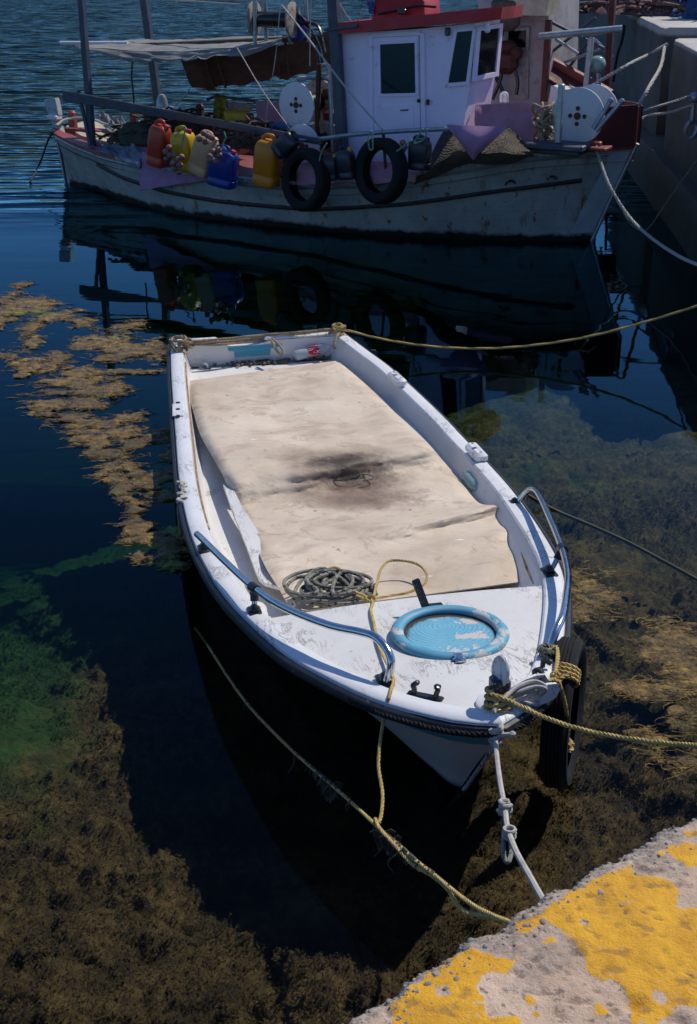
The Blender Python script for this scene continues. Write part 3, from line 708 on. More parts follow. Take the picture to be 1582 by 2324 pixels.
# samson post with its pad, bow roller, cleats
mb = MB(); b = P(1122, 1597, .505); mb.lathe([(.0001,.012),(.045,.012),(.055,.006),(.056,-.01)], 24, TR(b, frame(ZZ))); mb.build('post_pad', M['gunwale'], rowboat)
b = P(1131, 1612, .50)
mb = MB(); mb.box(b+ZZ*.055, (.05, .055, .12), rot, .008); mb.build('mooring_post', plain('worn_navy_post', (.03, .04, .07), .5, var=.4, dirt=(.4, .4, .42), dirt_at=.6, scale=20), rowboat)
mb = MB(); pc = b+ZZ*.135; fr_ = frame(RX*.35+RT*-.93+ZZ*.1, ZZ)
pr = [(0.0001,.006),(.012,.006),(.034,.006),(.036,0),(.034,-.006),(.012,-.006),(.0001,-.006)]
mb.lathe(pr, 24, TR(pc, fr_) @ Matrix.Diagonal((1.45, 1, 1, 1))); mb.build('post_head', M['gunwale'], rowboat)
rd = (P(1240, 1562, .53)-P(1152, 1592, .53)); rd.z = 0; rlen = rd.length; rd.normalize(); rn = Vector((-rd.y, rd.x, 0))
for off in (-.028, .03):
    mb = MB(); o = P(1150, 1594, .53)+rn*off; pl = []
    for a, h in ((-.01, -.03), (rlen*.95, -.028), (rlen+.02, -.02), (rlen+.034, .004), (rlen+.02, .028), (rlen*.9, .036), (rlen*.6, .034), (-.01, .012)): pl.append(o+rd*a+ZZ*h)
    mb.prism(pl, rn*.010); mb.build('roller_cheek', M['gunwale'], rowboat)
mb = MB(); o = P(1150, 1594, .53)+rd*(rlen+.005)+ZZ*.004; mb.tube([o-rn*.026, o+rn*.03], .02, 14); mb.build('roller', M['black'], rowboat)
def cleat(u, v, z, ax):
    b = P(u, v, z); ax = Vector(ax).normalized(); sd_ = ZZ.cross(ax)
    mb = MB(); mb.box(b+ZZ*.005, (.115, .03, .012), frame(ZZ, ax), .005)
    for q in (-1, 1):
        a = b+ax*.035*q; mb.tube(spline([a+sd_*.0, a+ZZ*.022, a+ZZ*.036+ax*.004*q, a+ZZ*.040+ax*.022*-q*.2+sd_*.012, a+ZZ*.032-ax*.0+sd_*.026], 5), .0085, 8)
    mb.build('cleat', M['black'], rowboat)
cleat(965, 1584, .485, RX*.55+RT*.84); cleat(1222, 1533, .475, RX*.75-RT*.66)
# oarlock pads
def pad(u, v, z, ln, d2):
    a = P(u, v, z); ax = (P(*d2, z)-a).normalized(); sdv = ZZ.cross(ax)
    mb = MB(); mb.box(a+ZZ*.022, (ln*1.05, .066, .050), frame(ZZ, ax), .014); pd = mb.build('oarlock_pad', M['gunwale'], rowboat)
    mb = MB(); mb.box(a+ZZ*.0455+ax*.0-sdv*.010, (.020, .022, .006), frame(ZZ, ax), .002)
    mb.build('oarlock_hole', M['black'], pd)
    for q in (-.36, .36):
        mb = MB(); mb.lathe([(.0001,.004),(.006,.004),(.007,0)], 10, TR(a+ZZ*.0455+ax*ln*q, frame(ZZ))); mb.build('screw_head', M['galv'], pd)
pad(901, 868, .195, .17, (960, 925)); pad(1081, 1036, .20, .17, (1130, 1090))
mb = MB(); c = P(404, 931, .19); mb.box(c+ZZ*.002, (.20, .062, .006), frame(ZZ, P(403, 900, .19)-P(404, 960, .19)), .002); pd = mb.build('oarlock_plate', M['gunwale'], rowboat)
for v_ in (915, 930, 945):
    mb = MB(); mb.lathe([(.0001,.0062),(.012,.0062),(.013,.001)], 12, TR(P(404, v_, .192), frame(ZZ))); mb.build('plate_hole', M['black'], pd)
# broken fitting with a frayed patch on the left gunwale
mb = MB(); random.seed(3)
for i in range(12): mb.box(P(412+random.uniform(-7, 9), 1118+random.uniform(-22, 26), .20), (random.uniform(.02, .05), random.uniform(.015, .03), random.uniform(.012, .026)), Matrix.Rotation(random.uniform(0, 3), 3, 'Z'), .004)
mb.build('broken_fitting', plain('chipped_filler', (.46, .44, .40), .8, var=.5, scale=30, dirt=(.08, .06, .05), dirt_at=.56), rowboat)
# wooden stringer showing along the left inner edge
mb = MB(); pts = [rw(s, t_+.010, sheer(s)-.034) for s, t_ in IL if .25 < s < 2.9]
mb.tube(pts, .006, 6); mb.build('stringer', plain('bare_wood', (.26, .16, .085), .8, var=.4, scale=16, dirt=(.55, .5, .44), dirt_at=.6), rowboat)

# ------------------------------------------------------------------ beige sheet lying in the boat
LE = [(430,866),(432,905),(440,935),(455,985),(482,1035),(510,1085),(530,1135),(552,1185),(580,1240),(605,1292),(632,1335),(645,1358),(664,1392)]
RE = [(765,820),(800,848),(845,888),(893,935),(940,982),(972,1012),(1005,1048),(1045,1095),(1086,1143),(1130,1152),(1152,1190),(1167,1240),(1186,1322)]
zq_x = [0,.2,.34,.41,.438,.520,.57,.64,.69,.735,.79,.82,.86,.91,.95,1]
zq_y = [.135,.172,.200,.212,.208,.138,.136,.158,.182,.233,.182,.182,.216,.190,.222,.230]
zq_f = np.linspace(-.1, 1.1, 601); zq_s = np.interp(zq_f, zq_x, zq_y); kr = np.exp(-(np.arange(-24, 25)*.002/.010)**2/2); zq_s = np.convolve(np.pad(zq_s, 24, mode='edge'), kr/kr.sum(), 'valid')
def sheet_grid(nv=120, nu=60):
    L = spline([Vector((a, b, 0)) for a, b in LE], 10); Rr = spline([Vector((a, b, 0)) for a, b in RE], 10)
    grid = []
    for i in range(nv+1):
        q = i/nv; f = q*(len(L)-1); k = min(int(f), len(L)-2); a = L[k].lerp(L[k+1], f-k); b = Rr[k].lerp(Rr[k+1], f-k); row = []
        for j in range(nu+1):
            x = j/nu; z = interp(q, zq_f, zq_s)
            amp = lerp(.35, 1.0, sstep(.0, 1, x)) if q > .6 else 1
            z0 = interp(q, [0, .36, .47, .6, 1], [.135, .18, .165, .16, .215]); z = lerp(z0, z, float(amp))
            n = float(fbm(x*1.1, q*3.0, 2.2, 3, 4))-.5; n2 = float(fbm(x*2+q*.6, q*9, 3.0, 3, 14))-.5
            edge = min(x, 1-x); z += n*.034+n2*.016-.028*max(0, 1-edge/.05)**2*(1 if q < .7 else .3)
            if q < .03: z -= .02*(1-q/.03)
            ub = lerp(a.x, b.x, x); vb = lerp(a.y, b.y, x)
            row.append(P(ub, vb, z))
        grid.append(row)
    return grid
SG = sheet_grid()
mb = MB(); mb.sheet([r[::-1] for r in SG], .005)
t = MT('beige_sheet'); cc = t.co()
n1 = t.noise(2.2, 7, .6, cc); n2 = t.noise(9, 7, .68, cc, .4); n3 = t.noise(34, 6, .7, cc)
col = t.ramp(n1, [(.32, (.51, .41, .30)), (.66, (.67, .57, .45))])
cloud = t.ramp(t.noise(3.4, 7, .66, cc, .8), [(.50, 0.0), (.70, .55)])
col = t.mix(cloud, col, (.36, .24, .175))
streak = t.ramp(t.noise(4.0, 9, .74, t.co('Object', (1.0, 1.3, 1)), 1.4), [(.565, 0.0), (.60, .5), (.63, 0.0)])
col = t.mix(streak, col, (.24, .14, .09))
paint = t.ramp(t.noise(5.5, 5, .5, t.co('Object', (1.3, 3.0, 1), (0, 0, .2)), .3), [(.715, 0.0), (.735, .9)])
col = t.mix(paint, col, (.78, .76, .72))
def blob(t, c, rx, ry, wob, ns=6.0):
    """soft elliptical field (0 centre, 1 rim) about c in object space, rim broken by noise"""
    mp = t.n('ShaderNodeMapping'); mp.vector_type = 'TEXTURE'; t.put(mp.inputs['Vector'], t.co())
    mp.inputs['Location'].default_value = c; mp.inputs['Scale'].default_value = (rx, ry, 10)
    ln = t.n('ShaderNodeVectorMath', operation='LENGTH'); t.put(ln.inputs[0], mp.outputs[0])
    return t.math('ADD', ln.outputs['Value'], t.math('MULTIPLY', t.math('SUBTRACT', t.noise(ns, 8, .72), .5), wob))
def rel(u, v, z): p = P(u, v, z)-RS; return (p.x, p.y, 0)
b1 = blob(t, rel(792, 1095, .155), .40, .42, 1.5, 6)
b2 = blob(t, rel(790, 1080, .155), .33, .22, 1.5, 9)
b3 = blob(t, rel(835, 1130, .155), .30, .22, 1.7, 8)
b4 = blob(t, rel(760, 1047, .17), .52, .13, .7, 5)
col = t.mix(t.ramp(b4, [(.1, .5), (1.0, 0.0)]), col, (.30, .23, .15))  # band along the cross fold: soil together with painted-in fold shade
col = t.mix(t.ramp(b1, [(.1, .92), (.95, 0.0)]), col, (.16, .085, .055))
col = t.mix(t.ramp(b3, [(.1, .8), (.9, 0.0)]), col, (.14, .085, .06))
col = t.mix(t.ramp(b2, [(.25, .97), (.75, 0.0)]), col, (.034, .018, .010))
vd = t.n('ShaderNodeTexVoronoi'); t.put(vd.inputs['Vector'], t.co()); vd.inputs['Scale'].default_value = 9
rc = t.sep(vd.outputs['Color'])[0]
spot = t.math('MULTIPLY', t.ramp(vd.outputs['Distance'], [(.05, 1.0), (.11, 0.0)]), t.ramp(rc, [(.80, 0.0), (.82, .9)]))
col = t.mix(spot, col, (.20, .075, .035))
nb = t.bump(t.mix(.5, n2, n3), .35, .006); nb = t.bump(t.noise(1.5, 5, .55, t.co('Object', (1.0, 1.7, 1), (0, 0, .15))), .45, .08, nb)
t.set(col, .62, 0, nb)
sh = mb.build('cover_sheet', t.m, base=RS)
tag(sh, 'stained beige vinyl sheet spread over the floor of the white rowing boat', 'sheet')
# burnt tangle lying on the stain
mb = MB(); random.seed(11)
for i in range(9):
    c = P(random.uniform(770, 812), random.uniform(1070, 1085), .165); a0 = random.uniform(0, 6); r_ = random.uniform(.02, .06)
    mb.tube(spline([c+Vector((r_*1.6*math.cos(a0+k*.9), r_*math.sin(a0+k*.9), .012*random.random())) for k in range(5)], 4), .0022, 5)
tag(mb.build('wire_tangle', M['ropedark']), 'small dark tangle of wire on the burnt stain of the beige sheet', 'wire')

# ------------------------------------------------------------------ ropes
def rope(name, label, pts, r, mat, tw=True, cat='rope', group=None, n=10, pitch=None):
    mb = MB(); sp = spline(pts, n)
    if tw: mb.rope3(sp, r, pitch)
    else: mb.tube(sp, r, 7)
    return tag(mb.build(name, mat), label, cat, group)
# grey coil in front of the foredeck
mb = MB(); random.seed(5); c = P(750, 1350, .25)
sp = []
for i in range(13):
    rx, ry = random.uniform(.08, .165), random.uniform(.05, .115); ph = random.uniform(0, 6)
    o = c+Vector((random.uniform(-.05, .05), random.uniform(-.03, .03), .004*i))
    for k in range(7):
        a = ph+k*.95; sp.append(o+Vector((rx*math.cos(a), ry*math.sin(a), .008*random.random())))
sp = [P(640, 1392, .25), P(665, 1385, .26), P(668, 1345, .27), P(690, 1312, .27), P(722, 1306, .27), P(735, 1330, .27)]+sp+[P(690, 1350, .30), P(668, 1352, .26)]
mb.tube(spline(sp, 6), .0075, 7)
t = MT('flecked_rope'); sp_ = t.ramp(t.noise(70, 3, .6), [(.56, 0.0), (.6, 1.0)])
M['flecked'] = t.set(t.mix(sp_, t.ramp(t.noise(20, 4), [(.3, (.15, .145, .12)), (.7, (.29, .28, .24))]), (.03, .03, .03)), .9, 0, t.bump(t.noise(120, 3), .6, .004))
tag(mb.build('rope_coil', M['flecked']), 'heap of flecked grey rope coiled on the beige sheet behind the foredeck', 'rope')
# yellow line looped on the sheet, running over the foredeck and down the side
zd = lambda u, v: .45
rope('looped_rope', 'thin yellow line looped on the sheet and trailing over the foredeck down to the water', [
    P(850,1358,.33), P(886,1352,.29), P(925,1345,.275), P(958,1330,.275), P(970,1308,.28), P(955,1285,.29), P(925,1274,.29), P(885,1273,.29), P(866,1290,.29), P(855,1325,.30), P(845,1358,.375),
    P(820,1356,.30), P(795,1345,.27), P(775,1325,.27), P(780,1300,.27), P(760,1288,.27), P(735,1298,.27), P(748,1312,.27), P(790,1336,.27), P(843,1361,.38),
    P(842,1385,.405), P(850,1420,.425), P(857,1460,.44), P(876,1500,.468), P(893,1540,.488), P(889,1562,.505), P(883,1584,.508), P(877,1604,.475), P(868,1650,.43), P(861,1700,.40), P(859,1740,.37), P(868,1800,.34), P(866,1845,.32), P(860,1868,.315)], .0056, M['ropeyellow'], n=6)
mb = MB(); c = P(838, 1360, .385)
mb.rope3(spline([c+Vector((.022*math.cos(a), .016*math.sin(a), .008*math.sin(2*a))) for a in [i*.8 for i in range(14)]], 4), .006); tag(mb.build('rope_knot', M['ropeyellow']), 'yellow knot on the aft edge of the white foredeck', 'knot')
# rope lashed across the stern
for i, (dz, mt) in enumerate(((.0, 'ropetan'), (.014, 'ropetan'), (.026, 'ropetan'))):
    pts = [P(403, 784-i*3, .235+dz*.4), P(440, 782-i*4, .232+dz), P(500, 782-i*6, .225+dz), P(560, 774-i*5, .222+dz), P(610, 765-i*3, .22+dz), P(680, 760-i*3, .232+dz), P(740, 752-i*2, .24+dz), P(765, 749, .245+dz*.4)]
    rope('stern_lashing', ['lowest of three tan ropes stretched across the stern', 'middle of three tan ropes stretched across the stern', 'topmost of three tan ropes stretched across the stern'][i], pts, .0085, M[mt], group='ropes lashed across the stern')
def knot(name, label, c, r, rr, mat, seed=1, turns=18):
    random.seed(seed); mb = MB(); pts = []
    for i in range(turns):
        a = i*1.1; pts.append(Vector(c)+Vector((r*math.cos(a)*random.uniform(.6, 1.1), r*math.sin(a)*random.uniform(.6, 1.1), r*.8*math.sin(a*.7+random.random()))))
    mb.rope3(spline(pts, 5), rr); return tag(mb.build(name, mat), label, 'knot')
knot('rope_knot', 'frayed tan knot on the left corner of the stern', P(405, 782, .25), .055, .009, M['ropetan'], 4, 22)
knot('rope_knot', 'small tan knot tied near the left end of the stern ropes', P(428, 780, .245), .03, .008, M['ropetan'], 6, 12)
knot('rope_knot', 'yellow knot on the right corner of the stern', P(768, 748, .255), .042, .009, M['ropeyellow'], 8, 18)
rope('rope_tail', 'short grey-tan rope end hanging inside the right corner of the stern', [P(772,752,.25), P(764,765,.235), P(758,782,.2), P(761,792,.17)], .009, M['ropetan'])
rope('rope_tail', 'small tan loop hanging before the blue sticker on the transom', [P(618,768,.235), P(632,780,.225), P(643,797,.2), P(640,806,.18), P(628,796,.19), P(616,772,.235)], .0085, M['ropetan'])
rope('mooring_line', 'yellow line from the right stern corner curving away to the quay on the right', [P(772,747,.26), P(800,753,.235), P(850,766,.18), P(920,779,.12), P(1000,788,.09), P(1080,791,.08), P(1150,789,.09), P(1240,780,.12), P(1330,765,.17), P(1420,743,.24), P(1500,720,.32), P(1582,694,.42), P(1680,660,.56)], .0085, M['ropeyellow'])
rope('rope_tail', 'thin dark rope hanging over the left gunwale beside the broken fitting', [P(424,1132,.215), P(412,1136,.20), P(405,1150,.15), P(408,1185,.10), P(411,1216,.06)], .010, M['ropegrey'], False)
# long weedy line from the left side to the quay, doubled in its lower half
wl = [P(443,1425,-.04), P(475,1470,.0), P(520,1540,.02), P(560,1595,.04), P(600,1640,.07), P(660,1700,.12), P(720,1753,.17), P(780,1805,.23), P(845,1865,.30)]
rope('mooring_line', 'long weedy line rising from beside the hull to the yellow quay edge', wl+[P(870,1890,.33), P(905,1918,.37), P(940,1950,.41), P(985,1985,.46), P(1030,2022,.52), P(1075,2055,.58), P(1120,2078,.64), P(1150,2090,.69), P(1182,2106,.76)], .0056, M['ropeyellow'])
rope('mooring_line', 'second yellow strand sagging below the weedy line near the quay', [P(852,1868,.31), P(852,1858,.32), P(862,1880,.33), P(900,1922,.37), P(935,1960,.40), P(985,1990,.45), P(1018,2020,.49), P(1035,2050,.52), P(1062,2072,.56), P(1100,2078,.61), P(1140,2088,.67), P(1180,2103,.75)], .0056, M['ropeyellow'])
random.seed(21); mb = MB()
def along(pts, q):
    sp = spline(pts, 8); f = q*(len(sp)-1); k = min(int(f), len(sp)-2); return sp[k].lerp(sp[k+1], f-k)
full = wl+[P(870,1890,.33), P(905,1918,.37), P(940,1950,.41), P(985,1985,.46), P(1030,2022,.52)]
for i in range(120):
    q = random.choice([random.uniform(.05, 1), random.gauss(.48, .03), random.gauss(.70, .03), random.gauss(.82, .03)]); q = min(.98, max(.03, q)); p = along(full, q)
    l = random.uniform(.01, .045)*(2.0 if random.random() < .12 else 1)
    e = p+Vector((random.uniform(-.35, .35)*l, random.uniform(-.2, .2)*l, -l))
    m_ = (p+e)/2+Vector((random.uniform(-.4, .4)*l, 0, 0)); mb.tube(spline([p+Vector((0,0,.007)), m_, e], 4), [.004*(1-.7*k/8) for k in range(9)], 5)
for q, sc in ((.50, 1.0), (.69, .9), (.73, .8)):
    p = along(full, q); g = []
    for i in range(7):
        row = []
        for j in range(6): row.append(p+Vector(((j-2.5)*.016*sc*(1-i/8), random.uniform(-.005, .005), -i*.012*sc+.008*math.sin(j*2+i)+.004)))
        g.append(row)
    mb.sheet(g, .0015)
tag(mb.build('hanging_weed', plain('dried_weed', (.075, .065, .055), .8, var=.5, scale=40), smooth=True), 'grey dried weed hanging in shreds from the long mooring line', 'seaweed', kind='stuff')
# grey bow line with its knots and hanging loop
bl_ = [P(1128,1588,.56), P(1122,1610,.54), P(1121,1640,.52), P(1124,1668,.50), P(1128,1720,.49), P(1136,1780,.51), P(1146,1834,.54), P(1152,1878,.57), P(1170,1930,.61), P(1200,1985,.67), P(1225,2030,.73), P(1246,2066,.79)]
rope('bow_line', 'grey-white line tied from the bow post down to the yellow quay edge', bl_, .0076, M['ropewhite'], False)
mb = MB(); c = P(1126, 1664, .505)
for k in range(3): mb.tube([c+Vector((.015*math.cos(a), .015*math.sin(a), -.018+.016*k+.008*math.sin(a+k))) for a in [2*PI*i/14 for i in range(14)]], .0088, 7, closed=True)
mb.tube(spline([c, P(1142,1668,.51), P(1162,1667,.515)], 6), .0078, 7); mb.box(P(1163,1667,.516), (.018,.018,.022), None, .006)
tag(mb.build('rope_knot', M['ropewhite']), 'grey hitch with a short tail on the line just below the bow', 'knot')
mb = MB(); c = P(1146, 1836, .54); random.seed(2)
for k in range(5):
    n_ = Vector((random.uniform(-.5, .5), random.uniform(-.5, .5), 1)); fr_ = frame(n_)
    mb.tube([c+fr_ @ Vector((.012*math.cos(a), .012*math.sin(a), 0))+Vector((random.uniform(-.006, .006), 0,   .009*(k-2))) for a in [2*PI*i/12 for i in range(12)]], .0056, 7, closed=True)
tag(mb.build('rope_knot', M['ropewhite']), 'bulky grey knot halfway along the bow line', 'knot')
rope('rope_loop', 'narrow flecked grey loop hanging from the bow line', [P(1149,1850,.545), P(1152,1880,.555), P(1159,1905,.555), P(1160,1935,.55), P(1153,1956,.545), P(1144,1945,.545), P(1143,1910,.55), P(1147,1880,.555), P(1151,1866,.555)], .0066, M['flecked'], False)
mb = MB(); c = P(1156, 1890, .58)
for k in range(3): mb.tube([c+Vector((.014*math.cos(a), .012*math.sin(a), .010*(k-1))) for a in [2*PI*i/10 for i in range(10)]], .005, 6, closed=True)
tag(mb.build('rope_knot', M['ropewhite']), 'thin grey whipping round the bow line above its hanging loop', 'knot')
# yellow line from the bow to the right
rope('mooring_line', 'yellow twisted line from the bow post out to the right edge', [P(1135,1585,.60), P(1160,1592,.60), P(1200,1612,.60), P(1260,1637,.60), P(1330,1658,.61), P(1400,1672,.63), P(1470,1682,.66), P(1540,1689,.70), P(1600,1692,.75), P(1680,1693,.82)], .0070, M['ropeyellow'], pitch=.04)
# turns round the post
mb = MB(); c = P(1131, 1606, .53)
for k in range(5): mb.rope3([c+Vector((.038*math.cos(a), .035*math.sin(a), .013*k+.012*math.sin(a*1.0+k))) for a in [2*PI*i/16 for i in range(17)]], .0066)
tag(mb.build('rope_turns', M['ropeyellow']), 'yellow rope wound several times round the bow post', 'rope')
mb = MB()
for k in range(4):
    a = P(1140, 1590, .55+.012*k); b = P(1238, 1566-3*k, .565+.014*(k % 2)+.012); mb.tube(spline([a, a.lerp(b, .35)+ZZ*.012+Vector((0, .012*k-.01, 0)), a.lerp(b, .75)+ZZ*.010+Vector((0, .01*k, 0)), b, b-ZZ*.03+Vector((-.01, .02, 0))], 6), .0062, 7)
for k in range(4):
    a = P(1150, 1604, .52); b = P(1226-6*k, 1577+12*k, .52); mb.tube(spline([a, a.lerp(b, .5)+ZZ*.014, b], 6), .006, 7)
tag(mb.build('rope_turns', M['ropewhite']), 'grey-white rope strung between the bow post and the roller', 'rope')
# tyre fender hung at the bow
def tyre_mb(Ro, Ri, W, M4, n=56, groove=True):
    mb = MB(); hw = W/2; pr = []
    for k in range(25):
        a = -PI/2+PI*k/24; pr.append(None)
    out = []
    outer = [(Ri, -hw*.62), (Ri+.012, -hw*.78), (lerp(Ri, Ro, .45), -hw), (lerp(Ri, Ro, .75), -hw*.98), (Ro-.012, -hw*.86), (Ro-.002, -hw*.70)]
    tread = []
    m = 5
    for g in range(m):
        a = lerp(-hw*.66, hw*.66, g/m); b = lerp(-hw*.66, hw*.66, (g+1)/m)
        tread += [(Ro, a+.0015), (Ro, b-.004), (Ro-.006, b-.0035), (Ro-.006, b)] if groove and g < m-1 else [(Ro, a+.0015), (Ro, b)]
    prof = outer+tread+[(r, -h) for r, h in outer[::-1]]
    inner = [(Ri+.006, hw*.55), (lerp(Ri, Ro, .5), hw*.86), (Ro-.022, hw*.7), (Ro-.018, 0), (Ro-.022, -hw*.7), (lerp(Ri, Ro, .5), -hw*.86), (Ri+.006, -hw*.55), (Ri, -hw*.62)]
    mb.lathe(prof+inner, n, M4); return mb
TC = Vector((.715, 3.60, .245)); tax = Vector((math.cos(R(-17)), math.sin(R(-17)), .03)).normalized()
tf = frame(tax, ZZ)
ty = tyre_mb(.250, .190, .088, TR(TC, tf), 72).build('tyre', M['rubber']); tag(ty, 'thin black tyre hung as a fender at the right of the bow', 'tyre')
# its lashing
mb = MB()
for k in range(4):
    a0 = R(22+k*3.2); rd_ = tf @ Vector((math.cos(a0), 0, 0))+tf @ Vector((0, math.sin(a0), 0)); 
    if rd_.y > 0: rd_ = tf @ Vector((math.cos(a0), -math.sin(a0), 0))
    rm = TC+rd_*.222; pts = []
    for i in range(20):
        th = 2*PI*i/20; pts.append(rm+rd_*(.038*math.sin(th))+tax*(.054*math.cos(th)))
    mb.rope3(pts+[pts[0]], .0068)
tag(mb.build('rope_turns', M['ropeyellow']), 'yellow rope wound four times round the top of the bow tyre', 'rope')
rope('tyre_lashing', 'yellow rope from the right rail knotted in front of the bow tyre', [P(1244,1478,.50), P(1262,1468,.50), P(1266,1490,.50), P(1262,1520,.50), P(1261,1538,.50), P(1268,1540,.505), P(1285,1534,.51), P(1296,1529,.515)], .0072, M['ropeyellow'])
rope('tyre_lashing', 'yellow rope from the bow post up to the knot on the tyre lashing', [P(1142,1585,.585), P(1160,1572,.59), P(1200,1563,.56), P(1235,1550,.53), P(1259,1540,.51)], .0072, M['ropeyellow'])
rope('tyre_lashing', 'yellow rope hanging from the lashing knot down inside the bow tyre', [P(1263,1542,.51), P(1274,1565,.48), P(1284,1610,.40), P(1289,1650,.30), P(1288,1683,.24)], .0072, M['ropeyellow'])
knot('rope_knot', 'yellow knot in front of the bow tyre', P(1262, 1538, .512), .016, .0068, M['ropeyellow'], 12, 10)
knot('rope_knot', 'frayed yellow stopper knot hanging inside the bow tyre', P(1288, 1692, .22), .018, .007, M['ropeyellow'], 14, 12)
knot('rope_knot', 'grey and yellow rag of rope tied round the front foot of the right rail', P(1240, 1480, .49), .022, .008, M['ropegrey'], 15, 16)
rope('sunken_line', 'dull olive line running under water right of the boat', [P(1200,1125,.05), P(1260,1158,.0), P(1340,1192,-.05), P(1420,1228,-.08), P(1500,1270,-.1), P(1600,1325,-.12)], .009, plain('slimy_rope', (.10, .085, .02), .8, var=.3), False)
# plastic bottle on its side by the transom
bt = P(712, 803, .115); bax = (RT*.97-RX*.25+ZZ*.10).normalized(); bf = frame(bax)
bo = thing('plastic_bottle', 'clear plastic bottle with a red label lying against the transom', 'bottle', bt)
t = MT('clear_plastic'); t.set((.75, .80, .84), .12, 0, t.bump(t.noise(30, 3), .3, .004)); t.b.inputs['Alpha'].default_value = .42; M['clear'] = t.m
mb = MB(); mb.lathe([(.0001,-.135),(.026,-.135),(.034,-.125),(.035,-.06),(.033,-.05),(.033,.03),(.035,.04),(.034,.07),(.024,.105),(.013,.125),(.013,.15),(.0001,.15)], 20, TR(bt+ZZ*.02, bf)); mb.build('bottle_body', M['clear'], bo)
t = MT('red_label'); wv = t.n('ShaderNodeTexWave', wave_type='BANDS', bands_direction='X'); t.put(wv.inputs['Vector'], t.co('Object', (1, 1, 1), (0, .3, .9))); wv.inputs['Scale'].default_value = 26; wv.inputs['Distortion'].default_value = 9; wv.inputs['Detail'].default_value = 2
scr = t.ramp(wv.outputs['Fac'], [(.80, 0.0), (.86, 1.0)])
t.set(t.mix(scr, (.55, .012, .02), (.75, .72, .72)), .35)
mb = MB(); mb.lathe([(.0350,-.048),(.0365,-.046),(.0365,.028),(.0350,.030)], 20, TR(bt+ZZ*.02, bf)); mb.build('label', t.m, bo)
mb = MB(); mb.lathe([(.0001,.172),(.014,.172),(.016,.166),(.016,.150),(.0001,.150)], 16, TR(bt+ZZ*.02, bf)); mb.build('cap', M['white'], bo)
# dusty debris along the transom and right-hand channel
random.seed(9); mb = MB()
for i in range(130):
    u = random.gauss(630, 85); v_ = lerp(836, 806, (u-440)/330)+random.uniform(-6, 4); mb.box(P(u, v_, .085), (random.uniform(.008, .035), random.uniform(.006, .02), random.uniform(.004, .02)), Matrix.Rotation(random.uniform(0, 3), 3, 'Z'), .003)
tag(mb.build('debris', plain('debris', (.14, .10, .07), .9, var=.6, scale=60, dirt=(.4, .38, .34), dirt_at=.6)), 'leaf litter and flakes gathered along the foot of the transom', 'debris', kind='stuff')
b2_ = P(1072, 1106, .115); bo2 = thing('plastic_bottle', 'crushed green-tinted bottle in the channel right of the beige sheet', 'bottle', b2_)
f2 = frame((RX*.92+RT*.05).normalized()); t = MT('green_plastic'); t.set((.25, .42, .40), .12, 0, t.bump(t.noise(24, 3), .8, .01)); t.b.inputs['Alpha'].default_value = .6
mb = MB(); mb.lathe([(.0001,-.11),(.024,-.11),(.03,-.1),(.026,-.03),(.031,.02),(.027,.06),(.012,.1),(.012,.125),(.0001,.125)], 16, TR(b2_+ZZ*.02, f2)); mb.build('bottle_body', t.m, bo2)
mb = MB(); mb.lathe([(.0001,.142),(.014,.142),(.014,.12),(.0001,.12)], 12, TR(b2_+ZZ*.02, f2)); mb.build('cap', M['bluebag'], bo2)

# ================================================================== FOREGROUND QUAY
QZ = .85
edge_px = [(640,2420),(720,2365),(800,2324),(850,2297),(900,2265),(935,2232),(965,2212),(1010,2180),(1060,2150),(1100,2122),(1140,2105),(1172,2092),(1190,2066),(1240,2052),(1262,2030),(1300,2008),(1340,1996),(1380,1965),(1450,1930),(1500,1895),(1545,1872),(1582,1858),(1680,1800),(1800,1735)]
EP = [P(u, v, QZ) for u, v in edge_px]
ea, eb = EP[2], EP[21]; qd = (eb-ea); qd.z = 0; qlen = qd.length; qd.normalize(); qn = Vector((qd.y, -qd.x, 0))   # qn points onto the quay (towards the camera side)
es = np.array([(p-ea).dot(qd) for p in EP]); eo = np.array([(p-ea).dot(qn) for p in EP]); o_ = np.argsort(es); es, eo = es[o_], eo[o_]
def qaxis(segs):
    out = [segs[0][0]]
    for a, b, st in segs:
        while out[-1] < b-1e-6: out.append(out[-1]+st)
    return np.array(out)
xs = qaxis([(-4.0,-.35,.25),(-.35,-.16,.03),(-.16,qlen+.16,.0058),(qlen+.16,qlen+.5,.04),(qlen+.5,3.4,.3)])
ds = qaxis([(0,.08,.0045),(.08,.95,.0066),(.95,1.4,.04),(1.4,5,.4)])
Xq, Dq = np.meshgrid(xs, ds)
off = np.interp(Xq, es, eo)+(fbm(Xq, Xq*0+3, 26, 4, 2)-.5)*.035*np.exp(-Dq/.05)
fade = 1-sstep(.5, 1.5, Dq); off = off*np.where(Dq < 1.2, 1, .5)
off = off-.030*np.exp(-Dq/.25)
PX = ea.x+qd.x*Xq+qn.x*(Dq+off); PY = ea.y+qd.y*Xq+qn.y*(Dq+off)
